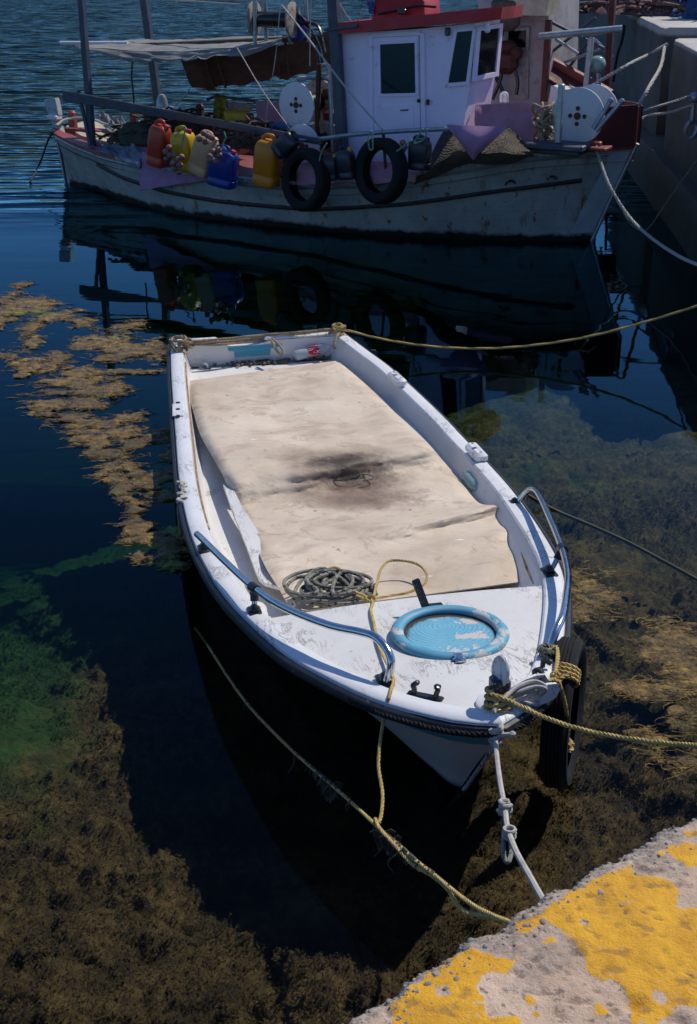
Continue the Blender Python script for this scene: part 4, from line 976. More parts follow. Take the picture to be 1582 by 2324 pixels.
# pixel space of every vertex, to read the painted areas as drawn on the photograph's own top plane
zz = QZ-EYE; dep_ = PY*CP-zz*SP; upv = PY*SP+zz*CP; dep_ = np.where(dep_ < .05, .05, dep_); U = 791+FPX*PX/dep_; V = 1162-FPX*upv/dep_
def px(l): return [(794.6+.498*x, 1816+.498*y) for x, y in l]
polys = [px([(1160,325),(1255,270),(1300,320),(1370,330),(1420,350),(1480,390),(1500,440),(1500,480),(1540,500),(1700,500),(1900,900),(1582,930),(1480,960),(1420,1000),(1400,1060),(1265,1060),(1260,960),(1265,900),(1230,840),(1190,815),(1130,830),(1100,800),(1080,740),(1050,690),(1030,610),(990,630),(960,590),(920,560),(860,580),(800,600),(755,590),(765,540),(835,515),(880,500),(912,455),(975,420),(1035,390),(1098,365)]),
  px([(180,1060),(200,960),(205,890),(295,825),(350,780),(390,740),(465,700),(535,650),(600,670),(660,690),(740,720),(770,720),(760,740),(720,770),(700,800),(650,790),(600,810),(580,850),(605,880),(610,940),(600,980),(640,990),(690,975),(720,1000),(790,990),(780,1060)]),
  px([(1400,250),(1450,210),(1520,190),(1700,225),(1700,290),(1530,290),(1480,260),(1440,240)]), px([(1500,135),(1540,115),(1650,120),(1650,170),(1560,160)]),
  px([(870,640),(905,615),(950,640),(930,660),(880,675)]), px([(808,890),(838,885),(842,915),(812,918)]), px([(828,965),(868,960),(870,995),(835,1003)]), px([(1118,935),(1150,940),(1158,975),(1128,972)])]
hole = [px([(1035,530),(1075,525),(1110,550),(1165,545),(1160,560),(1080,575),(1045,580)]), px([(1375,880),(1410,875),(1440,910),(1420,935),(1385,920)]), px([(390,840),(440,850),(450,880),(400,890)])]
def sdf(poly):
    d = np.full(U.shape, 1e9); ins = np.zeros(U.shape, bool); n = len(poly)
    for i in range(n):
        x1, y1 = poly[i]; x2, y2 = poly[(i+1) % n]
        ex, ey = x2-x1, y2-y1; tt = np.clip(((U-x1)*ex+(V-y1)*ey)/(ex*ex+ey*ey+1e-9), 0, 1)
        d = np.minimum(d, (U-x1-tt*ex)**2+(V-y1-tt*ey)**2)
        c = ((y1 > V) != (y2 > V)) & (U < (x2-x1)*(V-y1)/(y2-y1+1e-12)+x1); ins ^= c
    d = np.sqrt(d); return np.where(ins, d, -d)
S = np.full(U.shape, -1e9)
for p_ in polys: S = np.maximum(S, sdf(p_))
for p_ in hole: S = np.minimum(S, -sdf(p_))
S = S/26.0+(fbm(PX, PY, 34, 5, 12, .6)-.5)*1.5
ep = np.exp(-Dq/.028)                                     # how near the broken edge
S = S-ep*.15*(fbm(PX, PY, 60, 3, 41) > .5)
paint = np.clip(S*2.2+.5, 0, 1)
rough_c = np.clip(ep*1.5+ (fbm(PX, PY, 9, 4, 17) > .60)*.5*(1-paint) - .1, 0, 1)
n1 = fbm(PX, PY, 14, 4, 6); n2 = fbm(PX, PY, 55, 4, 7, .6); n3 = fbm(PX, PY, 150, 3, 8, .6); rid = fbm(PX, PY, 18, 4, 19, .6, True)
pits = sstep(.66, .74, fbm(PX, PY, 42, 3, 77))
pc_ = P(1435, 2277, QZ); pit2 = np.exp(-(((PX-pc_.x)/.022)**2+((PY-pc_.y)/.02)**2))
# long cracks
crack = np.zeros(U.shape)
for cr in (px([(1165,375),(1190,420),(1245,490),(1265,540),(1300,575)]), px([(1300,330),(1340,365),(1370,400)]), px([(1500,745),(1540,790),(1582,830),(1640,870)]), px([(1330,510),(1380,540),(1420,545)])):
    d = np.full(U.shape, 1e9)
    for (x1, y1), (x2, y2) in zip(cr[:-1], cr[1:]):
        ex, ey = x2-x1, y2-y1; tt = np.clip(((U-x1)*ex+(V-y1)*ey)/(ex*ex+ey*ey), 0, 1); d = np.minimum(d, (U-x1-tt*ex)**2+(V-y1-tt*ey)**2)
    crack = np.maximum(crack, np.exp(-(np.sqrt(d)+ (fbm(PX, PY, 80, 2, 3)-.5)*6)**2/3.0))
Z = QZ+paint*.0022+(n1-.5)*.010+(n2-.5)*(.0035+.011*rough_c)+(n3-.5)*(.0018+.005*rough_c)-pits*.004*(1-.6*paint)-pit2*.016-crack*.006-.030*np.exp(-Dq/.010)-.014*np.exp(-Dq/.05)*(1+.8*(n1-.5))
h_, w_ = PX.shape
mb = MB(); mb.v = [Vector(p) for p in zip(PX.ravel(), PY.ravel(), Z.ravel())]
mb.f = [(i*w_+j, (i+1)*w_+j, (i+1)*w_+j+1, i*w_+j+1) for i in range(h_-1) for j in range(w_-1)]
# vertical face under the edge
prev = list(range(w_)); fr_rows = []
for r_i, dz in enumerate((.02, .06, .14, .3, .55, .9, 1.4, 2.4)):
    base = len(mb.v)
    for j in range(w_):
        q = mb.v[j]; wob = (float(fbm(xs[j], dz, 22, 3, 5))-.5)*.03
        mb.v.append(Vector((q.x+qn.x*(.012+wob+.02*dz), q.y+qn.y*(.012+wob+.02*dz), q.z-dz)))
    cur = list(range(base, base+w_))
    for j in range(w_-1): mb.f.append((prev[j], prev[j+1], cur[j+1], cur[j]))
    prev = cur
nv_ = len(mb.v)
quay = mb.build('quay', None, angle=60, base=(ea.x, ea.y, 0))
def attr(me, name, arr):
    a = me.attributes.new(name, 'FLOAT', 'POINT'); full_ = np.zeros(len(me.vertices)); full_[:arr.size] = arr.ravel(); a.data.foreach_set('value', full_)
attr(quay.data, 'paint', S); attr(quay.data, 'rough', rough_c); attr(quay.data, 'crack', np.maximum(crack, pits*.5))
t = MT('painted_concrete')
def at_(n): nd = t.n('ShaderNodeAttribute'); nd.attribute_name = n; return nd.outputs['Fac']
f1 = t.noise(60, 6, .65); f2 = t.noise(190, 5, .7)
agg = t.n('ShaderNodeTexVoronoi'); t.put(agg.inputs['Vector'], t.co()); agg.inputs['Scale'].default_value = 95
ag = t.mix(.5, t.ramp(t.sep(agg.outputs['Color'])[0], [(.2, (.15, .125, .10)), (.5, (.36, .30, .24)), (.75, (.48, .36, .28)), (.9, (.58, .51, .43))]), t.ramp(f2, [(.3, (.12, .11, .105)), (.7, (.42, .38, .355))]))
skim = t.ramp(t.mix(.35, t.noise(10, 6, .6), f2), [(.32, (.43, .295, .205)), (.65, (.68, .50, .375))])
skim = t.mix(t.ramp(t.noise(34, 7, .72), [(.56, 0.0), (.62, .85)]), skim, (.17, .145, .13))
conc = t.mix(at_('rough'), skim, ag)
yel = t.ramp(t.noise(16, 7, .66), [(.3, (.60, .275, .001)), (.66, (.84, .43, .002))])
yel = t.mix(t.ramp(t.noise(26, 8, .72), [(.60, 0.0), (.72, .5)]), yel, (.34, .18, .02))
pm = t.ramp(t.math('ADD', at_('paint'), t.math('MULTIPLY', t.math('SUBTRACT', f2, .5), .55)), [(.0, 0.0), (.06, 1.0)])
chips = t.ramp(t.math('ADD', t.noise(38, 8, .76), t.math('MULTIPLY', at_('paint'), -.012)), [(.60, 0.0), (.615, 1.0)])
pm = t.math('MULTIPLY', pm, t.math('SUBTRACT', 1.0, chips))
col = t.mix(pm, conc, yel)
net_ = t.voro(11, feature='DISTANCE_TO_EDGE', vec=None); hair = t.math('MULTIPLY', t.ramp(net_, [(.0, .5), (.012, 0.0)]), t.ramp(t.noise(7, 3), [(.55, 0.0), (.63, 1.0)]))
col = t.mix(t.math('MAXIMUM', t.math('MULTIPLY', at_('crack'), .85), hair), col, (.07, .055, .045))
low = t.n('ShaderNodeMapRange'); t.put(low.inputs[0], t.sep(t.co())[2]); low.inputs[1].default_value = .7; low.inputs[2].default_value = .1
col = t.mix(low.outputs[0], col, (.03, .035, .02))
t.set(col, t.ramp(pm, [(0, .9), (1, .55)]), 0, t.bump(t.mix(.5, f1, f2), 1.0, .008))
quay.data.materials.append(t.m)
random.seed(44); mb = MB()
for i in range(420):
    x = random.uniform(-.1, qlen+.1); d_ = abs(random.gauss(0, .035)); rr_ = random.choice((.0025, .003, .003, .004, .004, .005, .007))*random.uniform(.8, 1.2)
    ox = float(np.interp(x, es, eo)); jx = int(np.argmin(np.abs(xs-x))); jd = int(np.argmin(np.abs(ds-d_))); c = Vector((PX[jd, jx], PY[jd, jx], Z[jd, jx]-rr_*random.uniform(.25, .8)))
    mb.sphere(c, rr_, 10, (random.uniform(.8, 1.5), random.uniform(.8, 1.2), random.uniform(.7, 1.0)), Matrix.Rotation(random.uniform(0, 6), 4, 'Z') @ Matrix.Rotation(random.uniform(-.7, .7), 4, 'X'))
t = MT('exposed_stone'); isl = t.n('ShaderNodeNewGeometry').outputs['Random Per Island']
t.set(t.mix(t.ramp(t.noise(120, 4, .6), [(.35, 0.0), (.65, .5)]), t.ramp(isl, [(.0, (.14, .13, .12)), (.35, (.25, .23, .21)), (.6, (.36, .32, .29)), (.8, (.34, .22, .16)), (1.0, (.46, .43, .40))]), (.16, .14, .13)), .85)
WM[quay.name] = Matrix.Translation((ea.x, ea.y, 0)); tag(mb.build('exposed_stone', t.m, quay), kind='stuff')
tag(quay, 'concrete quay edge in the near corner with flaking yellow paint', 'quay')

# ================================================================== FISHING BOAT
FA, FB_ = P(155, 415), P(1340, 545)
FX = (FB_-FA).normalized(); FT = Vector((-FX.y, FX.x, 0)); FANG = math.atan2(FX.y, FX.x); FROT = Matrix.Rotation(FANG, 3, 'Z')
def fw(s, t, z): return FA+FX*s+FT*t+ZZ*z
def F(u, v, t):
    d = ray(u, v); k = (FA+FT*t).dot(FT)/d.dot(FT)
    return Vector((d.x*k, d.y*k, EYE+d.z*k))
def fs(p): return (p-FA).dot(FX)
fboat = thing('fishing_boat', 'weathered white wooden fishing boat with a red-roofed wheelhouse', 'fishing boat', FA, FANG)
SHX = [-.12,.1,.5,1.13,1.8,2.5,3.5,4.3,5.15,5.85,6.33,6.58]; SHB = [.03,.25,.48,.74,.90,1.0,1.07,1.06,.92,.62,.28,.03]
WLX = [0,.3,.68,1.4,2.16,2.71,3.23,3.71,4.16,4.59,4.98,5.37,5.74,6.11,6.24]; WLB = [.02,.1,.25,.62,.87,.90,.90,.87,.81,.73,.60,.46,.29,.11,.02]
SZX = [-.12,1.13,2.5,3.5,4.3,5.15,5.85,6.33,6.58]; SZZ = [.60,.51,.46,.46,.54,.70,.84,.87,.88]
def fsheer(s): return interp(s, SZX, SZZ)
def fhull(k, z):
    ss, sw = -.12+6.70*k, 6.24*k; zs = fsheer(ss); a = z/zs
    s = lerp(sw, ss, a); bw = interp(sw, WLX, WLB); bs = interp(ss, SHX, SHB)
    b = lerp(bw, bs, max(0, a)**.85) if z >= 0 else bw*math.sqrt(max(.02, 1-(z/-.42)**2))
    return s, b
NS = 90
ks = [.5-.5*math.cos(PI*i/NS)*(.75)-.5*.25*(1-2*i/NS) for i in range(NS+1)]
mb = MB()
for sg in (-1, 1):
    rows = []
    for k in ks:
        zs = fsheer(-.12+6.70*k); row = []
        for j in range(17):
            z = lerp(-.3, zs, j/16); s, b = fhull(k, z); row.append(fw(s, sg*b, z))
        rows.append(row)
    mb.loft(rows if sg < 0 else [r[::-1] for r in rows], closed=False)
t = MT('weathered_hull'); c = t.co(); z_ = t.sep(c)[2]
n1 = t.noise(2.2, 7, .65); stk = t.noise(3, 6, .7, t.co('Object', (3.5, 3.5, .5))); n3 = t.noise(14, 7, .7)
col = t.ramp(n1, [(.3, (.21, .25, .255)), (.55, (.36, .41, .41)), (.72, (.48, .51, .50))])
col = t.mix(t.ramp(stk, [(.56, 0.0), (.68, .75)]), col, (.20, .15, .085))
col = t.mix(t.ramp(n3, [(.64, 0.0), (.70, .8)]), col, (.12, .085, .05))
rustp = t.ramp(t.noise(6, 5, .6, t.co('Object', (1.6, 1.6, .7))), [(.635, 0.0), (.67, .9)]); col = t.mix(rustp, col, (.20, .075, .02))
pl = t.math('FRACT', t.math('MULTIPLY', t.math('SUBTRACT', z_, t.math('MULTIPLY', t.sep(c)[0], .035)), 10.5)); seam = t.ramp(pl, [(.0, 1.0), (.045, 0.0)])
col = t.mix(t.math('MULTIPLY', seam, .35), col, (.08, .08, .07))
fo = t.n('ShaderNodeMapRange'); t.put(fo.inputs[0], t.math('ADD', z_, t.math('MULTIPLY', t.math('SUBTRACT', t.noise(5, 7, .72, t.co('Object', (1, 1, .6))), .5), .16))); fo.inputs[1].default_value = .085; fo.inputs[2].default_value = .045
col = t.mix(fo.outputs[0], col, (.010, .011, .008))
t.set(col, .6, 0, t.bump(t.math('ADD', t.math('MULTIPLY', seam, -.5), t.noise(20, 5, .65)), .4, .006)); mb.build('hull', t.m, fboat)
# deck, gunwale cap, strakes
mb = MB(); rows = []
for k in ks:
    ss = -.12+6.70*k; b = max(.01, interp(ss, SHX, SHB)-.03); rows.append([fw(ss, lerp(-b, b, j/8), fsheer(ss)-.13) for j in range(9)])
mb.loft([r[::-1] for r in rows], closed=False); mb.build('deck', M['redpaint'], fboat)
def cap(k0, k1, wd, mat, nm, out=.02, th=.03):
    mb = MB()
    for sg in (-1, 1):
        rows = []
        for i in range(31):
            k = lerp(k0, k1, i/30); ss = -.12+6.70*k; b = interp(ss, SHX, SHB); z = fsheer(ss)+.005
            bi = max(.0, b-wd*min(1, .3+k*12)); o, n_ = fw(ss, sg*(b+out), z), fw(ss, sg*bi, z)
            rows.append([o-ZZ*th, o, n_, n_-ZZ*.13])
        mb.loft(rows if sg > 0 else [r[::-1] for r in rows], closed=False)
    mb.build(nm, mat, fboat)
cap(0.0, .22, .17, M['redpaint'], 'aft_gunwale'); cap(.22, .93, .07, plain('worn_gunwale', (.36, .40, .42), .6, var=.4, scale=9, dirt=(.12, .08, .05), dirt_at=.55), 'gunwale'); cap(.93, 1.0, .08, M['redpaint'], 'fore_gunwale')
def strake(pts, r, mat, nm):
    mb = MB()
    for sg in (-1, 1):
        L = []
        for i in range(61):
            s_ = lerp(pts[0][0], pts[-1][0], i/60); z = interp(s_, [p[0] for p in pts], [p[1] for p in pts])
            lo, hi = 0.0, 1.0
            for _ in range(30):
                m_ = (lo+hi)/2
                if fhull(m_, z)[0] < s_: lo = m_
                else: hi = m_
            s, b = fhull((lo+hi)/2, z); L.append(fw(s, sg*(b+.006), z))
        mb.tube(L, r, 6, r2=r*1.1)
    mb.build(nm, mat, fboat)
strake([(.95,.37),(1.4,.28),(2.0,.225),(2.75,.20),(3.8,.22),(4.74,.34),(5.54,.49),(6.2,.585)], .020, plain('dark_strake', (.03, .022, .024), .6, var=.5, scale=9, dirt=(.10, .04, .03), dirt_at=.6), 'rubbing_strake')
strake([(.0,.54),(1.13,.455),(2.5,.405),(3.5,.405),(4.3,.485),(5.15,.645),(5.85,.785),(6.4,.815)], .014, M['galv'], 'top_strake')
def onhull(u, v):
    t_ = -.9
    for _ in range(8):
        p = F(u, v, t_); z = max(0, p.z); s_ = fs(p); lo, hi = 0, 1
        for _ in range(24):
            m_ = (lo+hi)/2
            if fhull(m_, z)[0] < s_: lo = m_
            else: hi = m_
        t_ = -fhull(lo, z)[1]
    return F(u, v, t_-.006)
for u, v in ((498,457),(522,458),(545,463),(563,464),(640,470),(470,452)):
    mb = MB(); mb.box(onhull(u, v), (.075 if u != 640 else .11, .03, .04), FROT, .01); mb.build('scupper', M['black'], fboat)
for u, v in ((1158,414),(1252,404)):
    mb = MB(); p = onhull(u, v); mb.tube(spline([p-FX*.05-ZZ*.03, p-FX*.02+ZZ*.01, p+FX*.03+ZZ*.012, p+FX*.05-ZZ*.012], 4), [.006, .012, .016, .012, .01, .014, .014, .013, .012, .012, .01, .008, .005], 6); mb.build('hull_mark', M['black'], fboat)
pp = [onhull(*q) for q in ((1415,345),(1452,345),(1372,505),(1318,505))]
mb = MB(); mb.prism([fw(6.30,-.33,.80)-FT*.0, fw(6.56,-.06,.84), fw(6.25,-.05,.09), fw(6.02,-.20,.09)], -FT*.010-FX*.0); 
rows = []
for i in range(13):
    z = lerp(.08, .83, i/12); row = []
    for j in range(7):
        k = lerp(lerp(.972, .980, i/12), .999, j/6); s, b = fhull(k, z); row.append(fw(s, -b-.005, z))
    rows.append(row)
mb = MB(); mb.sheet([r[::-1] for r in rows], .006); mb.build('bow_plate', plain('pale_bow_paint', (.44, .50, .56), .5, var=.2, scale=5, dirt=(.25, .22, .18), dirt_at=.66), fboat)
mb = MB(); mb.tube([fw(6.60, 0, .90), fw(6.56, 0, .80), fw(6.42, 0, .45), fw(6.27, 0, .05), fw(6.15, 0, -.25)], .022, 8); mb.build('stem', M['galv'], fboat)
# red bulwark at the bow
mb = MB()
for sg in (-1, 1):
    rows = []
    for i in range(19):
        q = i/18; ss = lerp(6.30 if sg < 0 else 5.95, 6.60, q); b = interp(ss, SHX, SHB)+.004; h = .34*float(sstep(0, .12 if sg < 0 else .28, q))*(1-.05*float(sstep(.9, 1, q)))+.015
        rows.append([fw(ss, sg*b, fsheer(ss)+h*j/4) for j in range(5)])
    mb.sheet(rows if sg > 0 else [r[::-1] for r in rows], .02)
mb.build('bow_bulwark', M['maroon'], fboat)
mb = MB(); mb.box(fw(6.1, 0, .93), (.30, .34, .02), FROT, .004); mb.build('fore_deck_plank', M['redpaint'], fboat)
# sternpost and rudder
def plate(nm, px_, t_, th, mat, par=None):
    mb = MB(); mb.prism([F(u, v, t_) for u, v in px_], FT*th); return mb.build(nm, mat, par or fboat)
M['greywhite'] = plain('grey_white_paint', (.42, .46, .50), .55, var=.25, scale=7, dirt=(.2, .15, .1), dirt_at=.6)
plate('sternpost', [(100,226),(124,223),(128,236),(133,262),(128,268),(138,300),(160,345),(176,432),(150,432),(122,296),(112,262),(104,246)], -.035, .07, M['greywhite'])
mb = MB(); mb.box(F(124, 266, -.02), (.14, .12, .07), FROT, .02); mb.build('sternpost_cap', M['white'], fboat)
rud = plate('rudder', [(127,302),(160,318),(172,415),(152,415)], -.045, .03, M['greywhite'])
for u, v in ((136,335),(144,333),(142,353),(150,351)):
    mb = MB(); mb.lathe([(.0001,.004),(.012,.004),(.012,0)], 10, TR(F(u, v, -.046), frame(-FT))); mb.build('bolt_hole', M['black'], rud)
# wheelhouse
def slab(nm, px_, t0, t1, mat, par): 
    mb = MB(); a = [F(u, v, t0) for u, v in px_]; mb.prism(a, FT*(t1-t0)); return mb.build(nm, mat, par, smooth=False)
W0, W1 = -.45, .12
wall = MB()
nearp = [F(u, v, W0) for u, v in ((776,440),(771,76),(945,66),(1078,52),(1068,180),(1050,300),(1046,440))]
farp = [fw(fs(p), W1, p.z) for p in nearp]
n_ = len(nearp); wall.add(nearp+farp, [tuple(range(n_-1, -1, -1)), tuple(range(n_, 2*n_))]+[(i, (i+1) % n_, n_+(i+1) % n_, n_+i) for i in range(n_)])
wob = wall.build('wheelhouse', M['cabin'], fboat, smooth=False)
def wplate(nm, px_, off, th, mat, par): 
    mb = MB(); mb.prism([F(u, v, W0-off) for u, v in px_], FT*th); return mb.build(nm, mat, par, smooth=False)
wplate('door', [(848,405),(846,86),(950,81),(955,405)], .018, .016, M['cabin'], wob)
for nm, q in (('door_frame', [(838,408),(836,80),(845,80),(847,408)]), ('door_frame', [(957,408),(953,75),(962,75),(966,408)]), ('door_frame', [(845,85),(845,76),(953,71),(953,80)])):
    wplate(nm, q, .030, .028, M['cabin'], wob)
wplate('door_window', [(866,213),(862,101),(941,97),(943,211)], .026, .006, M['glass'], wob)
for q in ([(858,218),(856,95),(862,95),(864,218)],[(943,216),(941,92),(947,92),(949,216)],[(864,219),(864,213),(943,211),(943,217)],[(862,101),(862,95),(941,91),(941,97)]): wplate('window_frame', q, .034, .014, M['cabin'], wob)
wplate('door_panel', [(866,395),(864,240),(938,237),(940,395)], .024, .006, M['cabin'], wob)
wplate('vent_slot', [(908,252),(908,249),(926,248),(926,251)], .032, .008, M['black'], wob)
mb = MB(); mb.tube([F(948,226,W0-.05), F(951,228,W0-.05)], .012, 8); mb.box(F(950,229,W0-.035), (.02,.03,.03), FROT, .004); mb.build('door_handle', M['black'], wob)
mb = MB(); mb.box(F(971,232,W0-.02), (.025,.02,.05), FROT, .005); mb.build('door_latch', M['rust'], wob)
wplate('side_window', [(1016,190),(1038,72),(1072,69),(1056,186)], .012, .008, M['glass'], wob)
for q in ([(1007,198),(1031,66),(1038,66),(1015,198)],[(1057,193),(1073,64),(1079,64),(1064,193)],[(1010,198),(1013,189),(1058,185),(1056,193)],[(1034,73),(1035,66),(1077,62),(1076,69)]): wplate('window_frame', q, .022, .020, M['cabin'], wob)
mb = MB(); mb.box(F(1016,72,W0-.02), (.045,.03,.07), FROT, .008); mb.build('wall_lamp', M['black'], wob)
# raked front with its window
fa = F(1078, 58, W0); fb_ = F(1068, 180, W0); fdir = FT
frn = FX
def fpt(a, h): p = fa.lerp(fb_, h); return p+FT*(a*(W1-W0))+FX*.012
mb = MB(); mb.prism([fpt(.12,.10), fpt(.88,.10), fpt(.88,.95), fpt(.12,.95)], FX*.008); mb.build('front_window', M['glass'], wob, smooth=False)
for a, b, c_, d in ((0,.02,.12,1.04),(.88,.02,1.0,1.04),(.12,.02,.88,.10),(.12,.95,.88,1.04)):
    mb = MB(); mb.prism([fpt(a,b), fpt(c_,b), fpt(c_,d), fpt(a,d)], FX*.022); mb.build('window_frame', M['cabin'], wob, smooth=False)
mb = MB()
r0, r1 = F(768, 76, W0-.07), F(1118, 45, W0-.07)
top = [(fs(r0)-.05, W0-.10), (fs(r1)-.10, W0-.10), (fs(r1)+.03, W0+.04), (fs(r1)+.05, (W0+W1)/2), (fs(r1)+.03, W1-.04), (fs(r1)-.10, W1+.10), (fs(r0)-.05, W1+.10)]
def rz(s): return lerp(r0.z, r1.z, (s-fs(r0))/(fs(r1)-fs(r0)))
lo_ = [fw(s, t_, rz(s)-.005) for s, t_ in top]; hi_ = [fw(s+.01, t_, rz(s)+.095) for s, t_ in top]; m_ = len(lo_)
inn = [fw(lerp(s, (fs(r0)+fs(r1))/2, .05), lerp(t_, (W0+W1)/2, .10), rz(s)+.05) for s, t_ in top]
mb.add(lo_+hi_+inn, [tuple(range(m_-1, -1, -1)), tuple(range(2*m_, 3*m_))]+[(i, (i+1) % m_, m_+(i+1) % m_, m_+i) for i in range(m_)]+[(m_+i, m_+(i+1) % m_, 2*m_+(i+1) % m_, 2*m_+i) for i in range(m_)])
mb.build('roof', M['roofred'], wob, smooth=False)
mb = MB(); mb.tube([F(1106, 52, W0-.03), F(1106, 62, W0-.03)], .022, 10); mb.sphere(F(1106, 68, W0-.03), .028, 10); mb.build('roof_lamp', M['white'], wob)
# slate post and crossbar beside the wheelhouse, masts
def beam(nm, a, b, w_, d_, mat, par=fboat, up=None):
    mb = MB(); d = b-a; mb.box((a+b)/2, (w_, d_, d.length), frame(d, FX), min(w_, d_)*.12); return mb.build(nm, mat, par)
beam('wheelhouse_post', F(782, 420, -.52), F(752, -70, -.52), .10, .08, M['slate'])
beam('post_crossbar', F(738, 68, -.55), F(812, 58, -.55), .03, .05, M['slate'])
beam('mast', F(210, 335, -.52), F(179, -80, -.52), .065, .065, M['slate'])
beam('mast', F(366, 285, .6), F(318, -70, .6), .085, .07, M['slate'])
beam('mast_stay', F(178, 206, -.56), F(205, 328, -.56), .035, .03, M['slate'])
# rail along the working side
mb = MB(); rp_ = spline([F(612,319,-1.0), F(715,316,-1.0), F(800,306,-1.0), F(900,298,-1.0), F(985,294,-1.0), F(1055,290,-.95)], 5); mb.tube(rp_, .020, 8); rail_o = mb.build('side_rail', M['galv'], fboat)
for u, v, v2 in ((632,318,405),(772,309,398),(870,301,392),(600,318,400)):
    mb = MB(); mb.tube([F(u, v, -1.0), F(u+6, v2, -1.0)], .014, 8); mb.build('rail_post', M['rust'], rail_o)
# red mooring posts and cleat blocks on the after deck
for u, v, t_, h in ((305,285,.1,.17),(455,282,.75,.22),(165,272,.25,.10),(345,300,.3,.12)):
    p = F(u, v, t_); mb = MB(); mb.box(p, (.09, .08, h*2), FROT, .02, .9); mb.build('mooring_bitt', M['redpaint'] if u != 455 else M['maroon'], fboat)
mb = MB(); pts = [(150,286),(185,308),(246,322),(300,312),(262,284),(200,272)]; mb.prism([P(u, v, .56) for u, v in pts], (0, 0, -.05)); mb.build('hatch_cover', plain('bleached_cover', (.50, .43, .31), .85, var=.3, scale=6, dirt=(.24, .2, .14), dirt_at=.6), fboat)
mb = MB(); mb.box(fw(1.75, .15, .52), (.7, .9, .22), FROT, .02); mb.build('fish_hold', M['maroon'], fboat)
mb = MB(); mb.box(fw(3.0, .35, .52), (.9, .8, .35), FROT, .03); mb.build('engine_casing', M['slate'], fboat)

# ------------------------------------------------------------------ things carried by the fishing boat
mb = MB(); a, b = F(142, 216, -.62), F(728, 322, -1.03); d = b-a
mb.box((a+b)/2, (.105, .03, d.length), frame(d, ZZ), .01, .55)
tag(mb.build('plank', M['slate']), 'long slate-blue plank slanting along the side of the fishing boat', 'plank')
# canopy: sunlit top over a boom, far side hanging down brown
def surf(nm, label, cat, corners, mat, nu=18, nv=10, sag=.05, amp=.015, seed=1, th=.006, sc=2.0, group=None):
    """corners: TL, TR, BR, BL world points, with sag and folds"""
    TL, TR_, BR, BL = [Vector(c) for c in corners]; g = []
    nrm = (TR_-TL).cross(BL-TL).normalized()
    for i in range(nv+1):
        row = []
        for j in range(nu+1):
            x, y = j/nu, i/nv; p = TL.lerp(TR_, x).lerp(BL.lerp(BR, x), y)
            p = p-ZZ*sag*math.sin(PI*x)*math.sin(PI*min(1, y*.6+.2))+nrm*amp*(float(fbm(x*3+seed, y*2, sc, 3, seed))-.5)*2
            row.append(p)
        g.append(row)
    mb = MB(); mb.sheet(g, th); o = mb.build(nm, mat)
    return tag(o, label, cat, group)
cano = thing('canopy', 'grey canvas canopy stretched over a boom from mast to wheelhouse', 'canopy', F(440, 110, 0)); 
def cpart(nm, corners, mat, **kw):
    TL, TR_, BR, BL = [Vector(c) for c in corners]; g = []; nu, nv = 24, 8; nrm = (TR_-TL).cross(BL-TL).normalized()
    for i in range(nv+1):
        row = []
        for j in range(nu+1):
            x, y = j/nu, i/nv; p = TL.lerp(TR_, x).lerp(BL.lerp(BR, x), y)
            p = p-ZZ*kw.get('sag', .04)*math.sin(PI*x)*((1-y) if kw.get('front') else 1)-ZZ*kw.get('rag', 0)*y*(float(fbm(x*9, 2.0, 1.7, 3, 71))-.5)+nrm*kw.get('amp', .02)*(float(fbm(x*kw.get('fx', 4), y*1.2, 2.4, 3, kw.get('seed', 1)))-.5)*2; row.append(p)
        g.append(row)
    mb = MB(); mb.sheet(g, .006); return mb.build(nm, mat, cano)
ridgeL, ridgeR = F(215, 96, .2), F(770, 70, .2)
cpart('canopy_top', [F(168,103,-.25), F(640,96,-.35), F(640,84,.35), F(296,92,.35)], M['canvas'], sag=.075, seed=3, front=True)
cpart('canopy_skirt', [F(166,104,-.26), F(640,98,-.36), F(556,126,-.42), F(300,144,-.40)], M['canvas'], sag=.075, seed=5, amp=.03, front=True, rag=.08)
cpart('canopy_far_side', [F(410,138,.30), F(768,70,.30), F(768,150,.85), F(436,205,.85)], M['canvasdark'], sag=.03, seed=8, amp=.04, fx=7, rag=.12)
for q in (.16, .24, .62, .68):
    a = F(410,138,.28).lerp(F(768,70,.28), q); b = F(436,205,.83).lerp(F(768,150,.83), q); mb = MB(); mb.tube(spline([a, (a+b)/2-ZZ*.035, b-ZZ*.025], 5), .016, 6); mb.build('canopy_batten', M['oldwood'], cano)
mb = MB(); mb.tube([F(137, 98, -.1), F(290, 98, .02)], .022, 8); mb.build('boom', M['white'], cano)
mb = MB(); mb.tube([F(288, 106, .05), F(770, 84, .12)], .03, 8); mb.build('ridge_pole', M['oldwood'], cano)
def reel(name, label, c, axis, r, wdt, m1, m2, hubm, spin=0.0, hr=.4):
    root = thing(name, label, 'reel', c-ZZ*r); f_ = frame(axis, ZZ)
    for q, mt in ((-.5, m2), (.5, m1)):
        mb = MB(); mb.lathe([(.0001,.012),(r*.93,.012),(r,.007),(r,-.007),(r*.93,-.012),(.0001,-.012)], 40, TR(c+Vector(axis).normalized()*wdt*q, f_)); fl = mb.build('flange', mt, root)
        if q > 0:
            for k in range(5):
                a = PI/2*k; o = Vector((0,0,0)) if k == 4 else (f_ @ Vector((math.cos(a), math.sin(a), 0)))*r*.27
                mb = MB(); mb.lathe([(.0001,.006),(.018 if k < 4 else .030,.006),(.020 if k < 4 else .032,0)], 12, TR(c+Vector(axis).normalized()*(wdt*q+.012)+o, f_)); mb.build('bolt', M['rust'], fl)
    mb = MB(); mb.lathe([(r*hr,-wdt*.5),(r*hr,wdt*.5)], 28, TR(c, f_)); mb.build('drum', hubm, root)
    return root
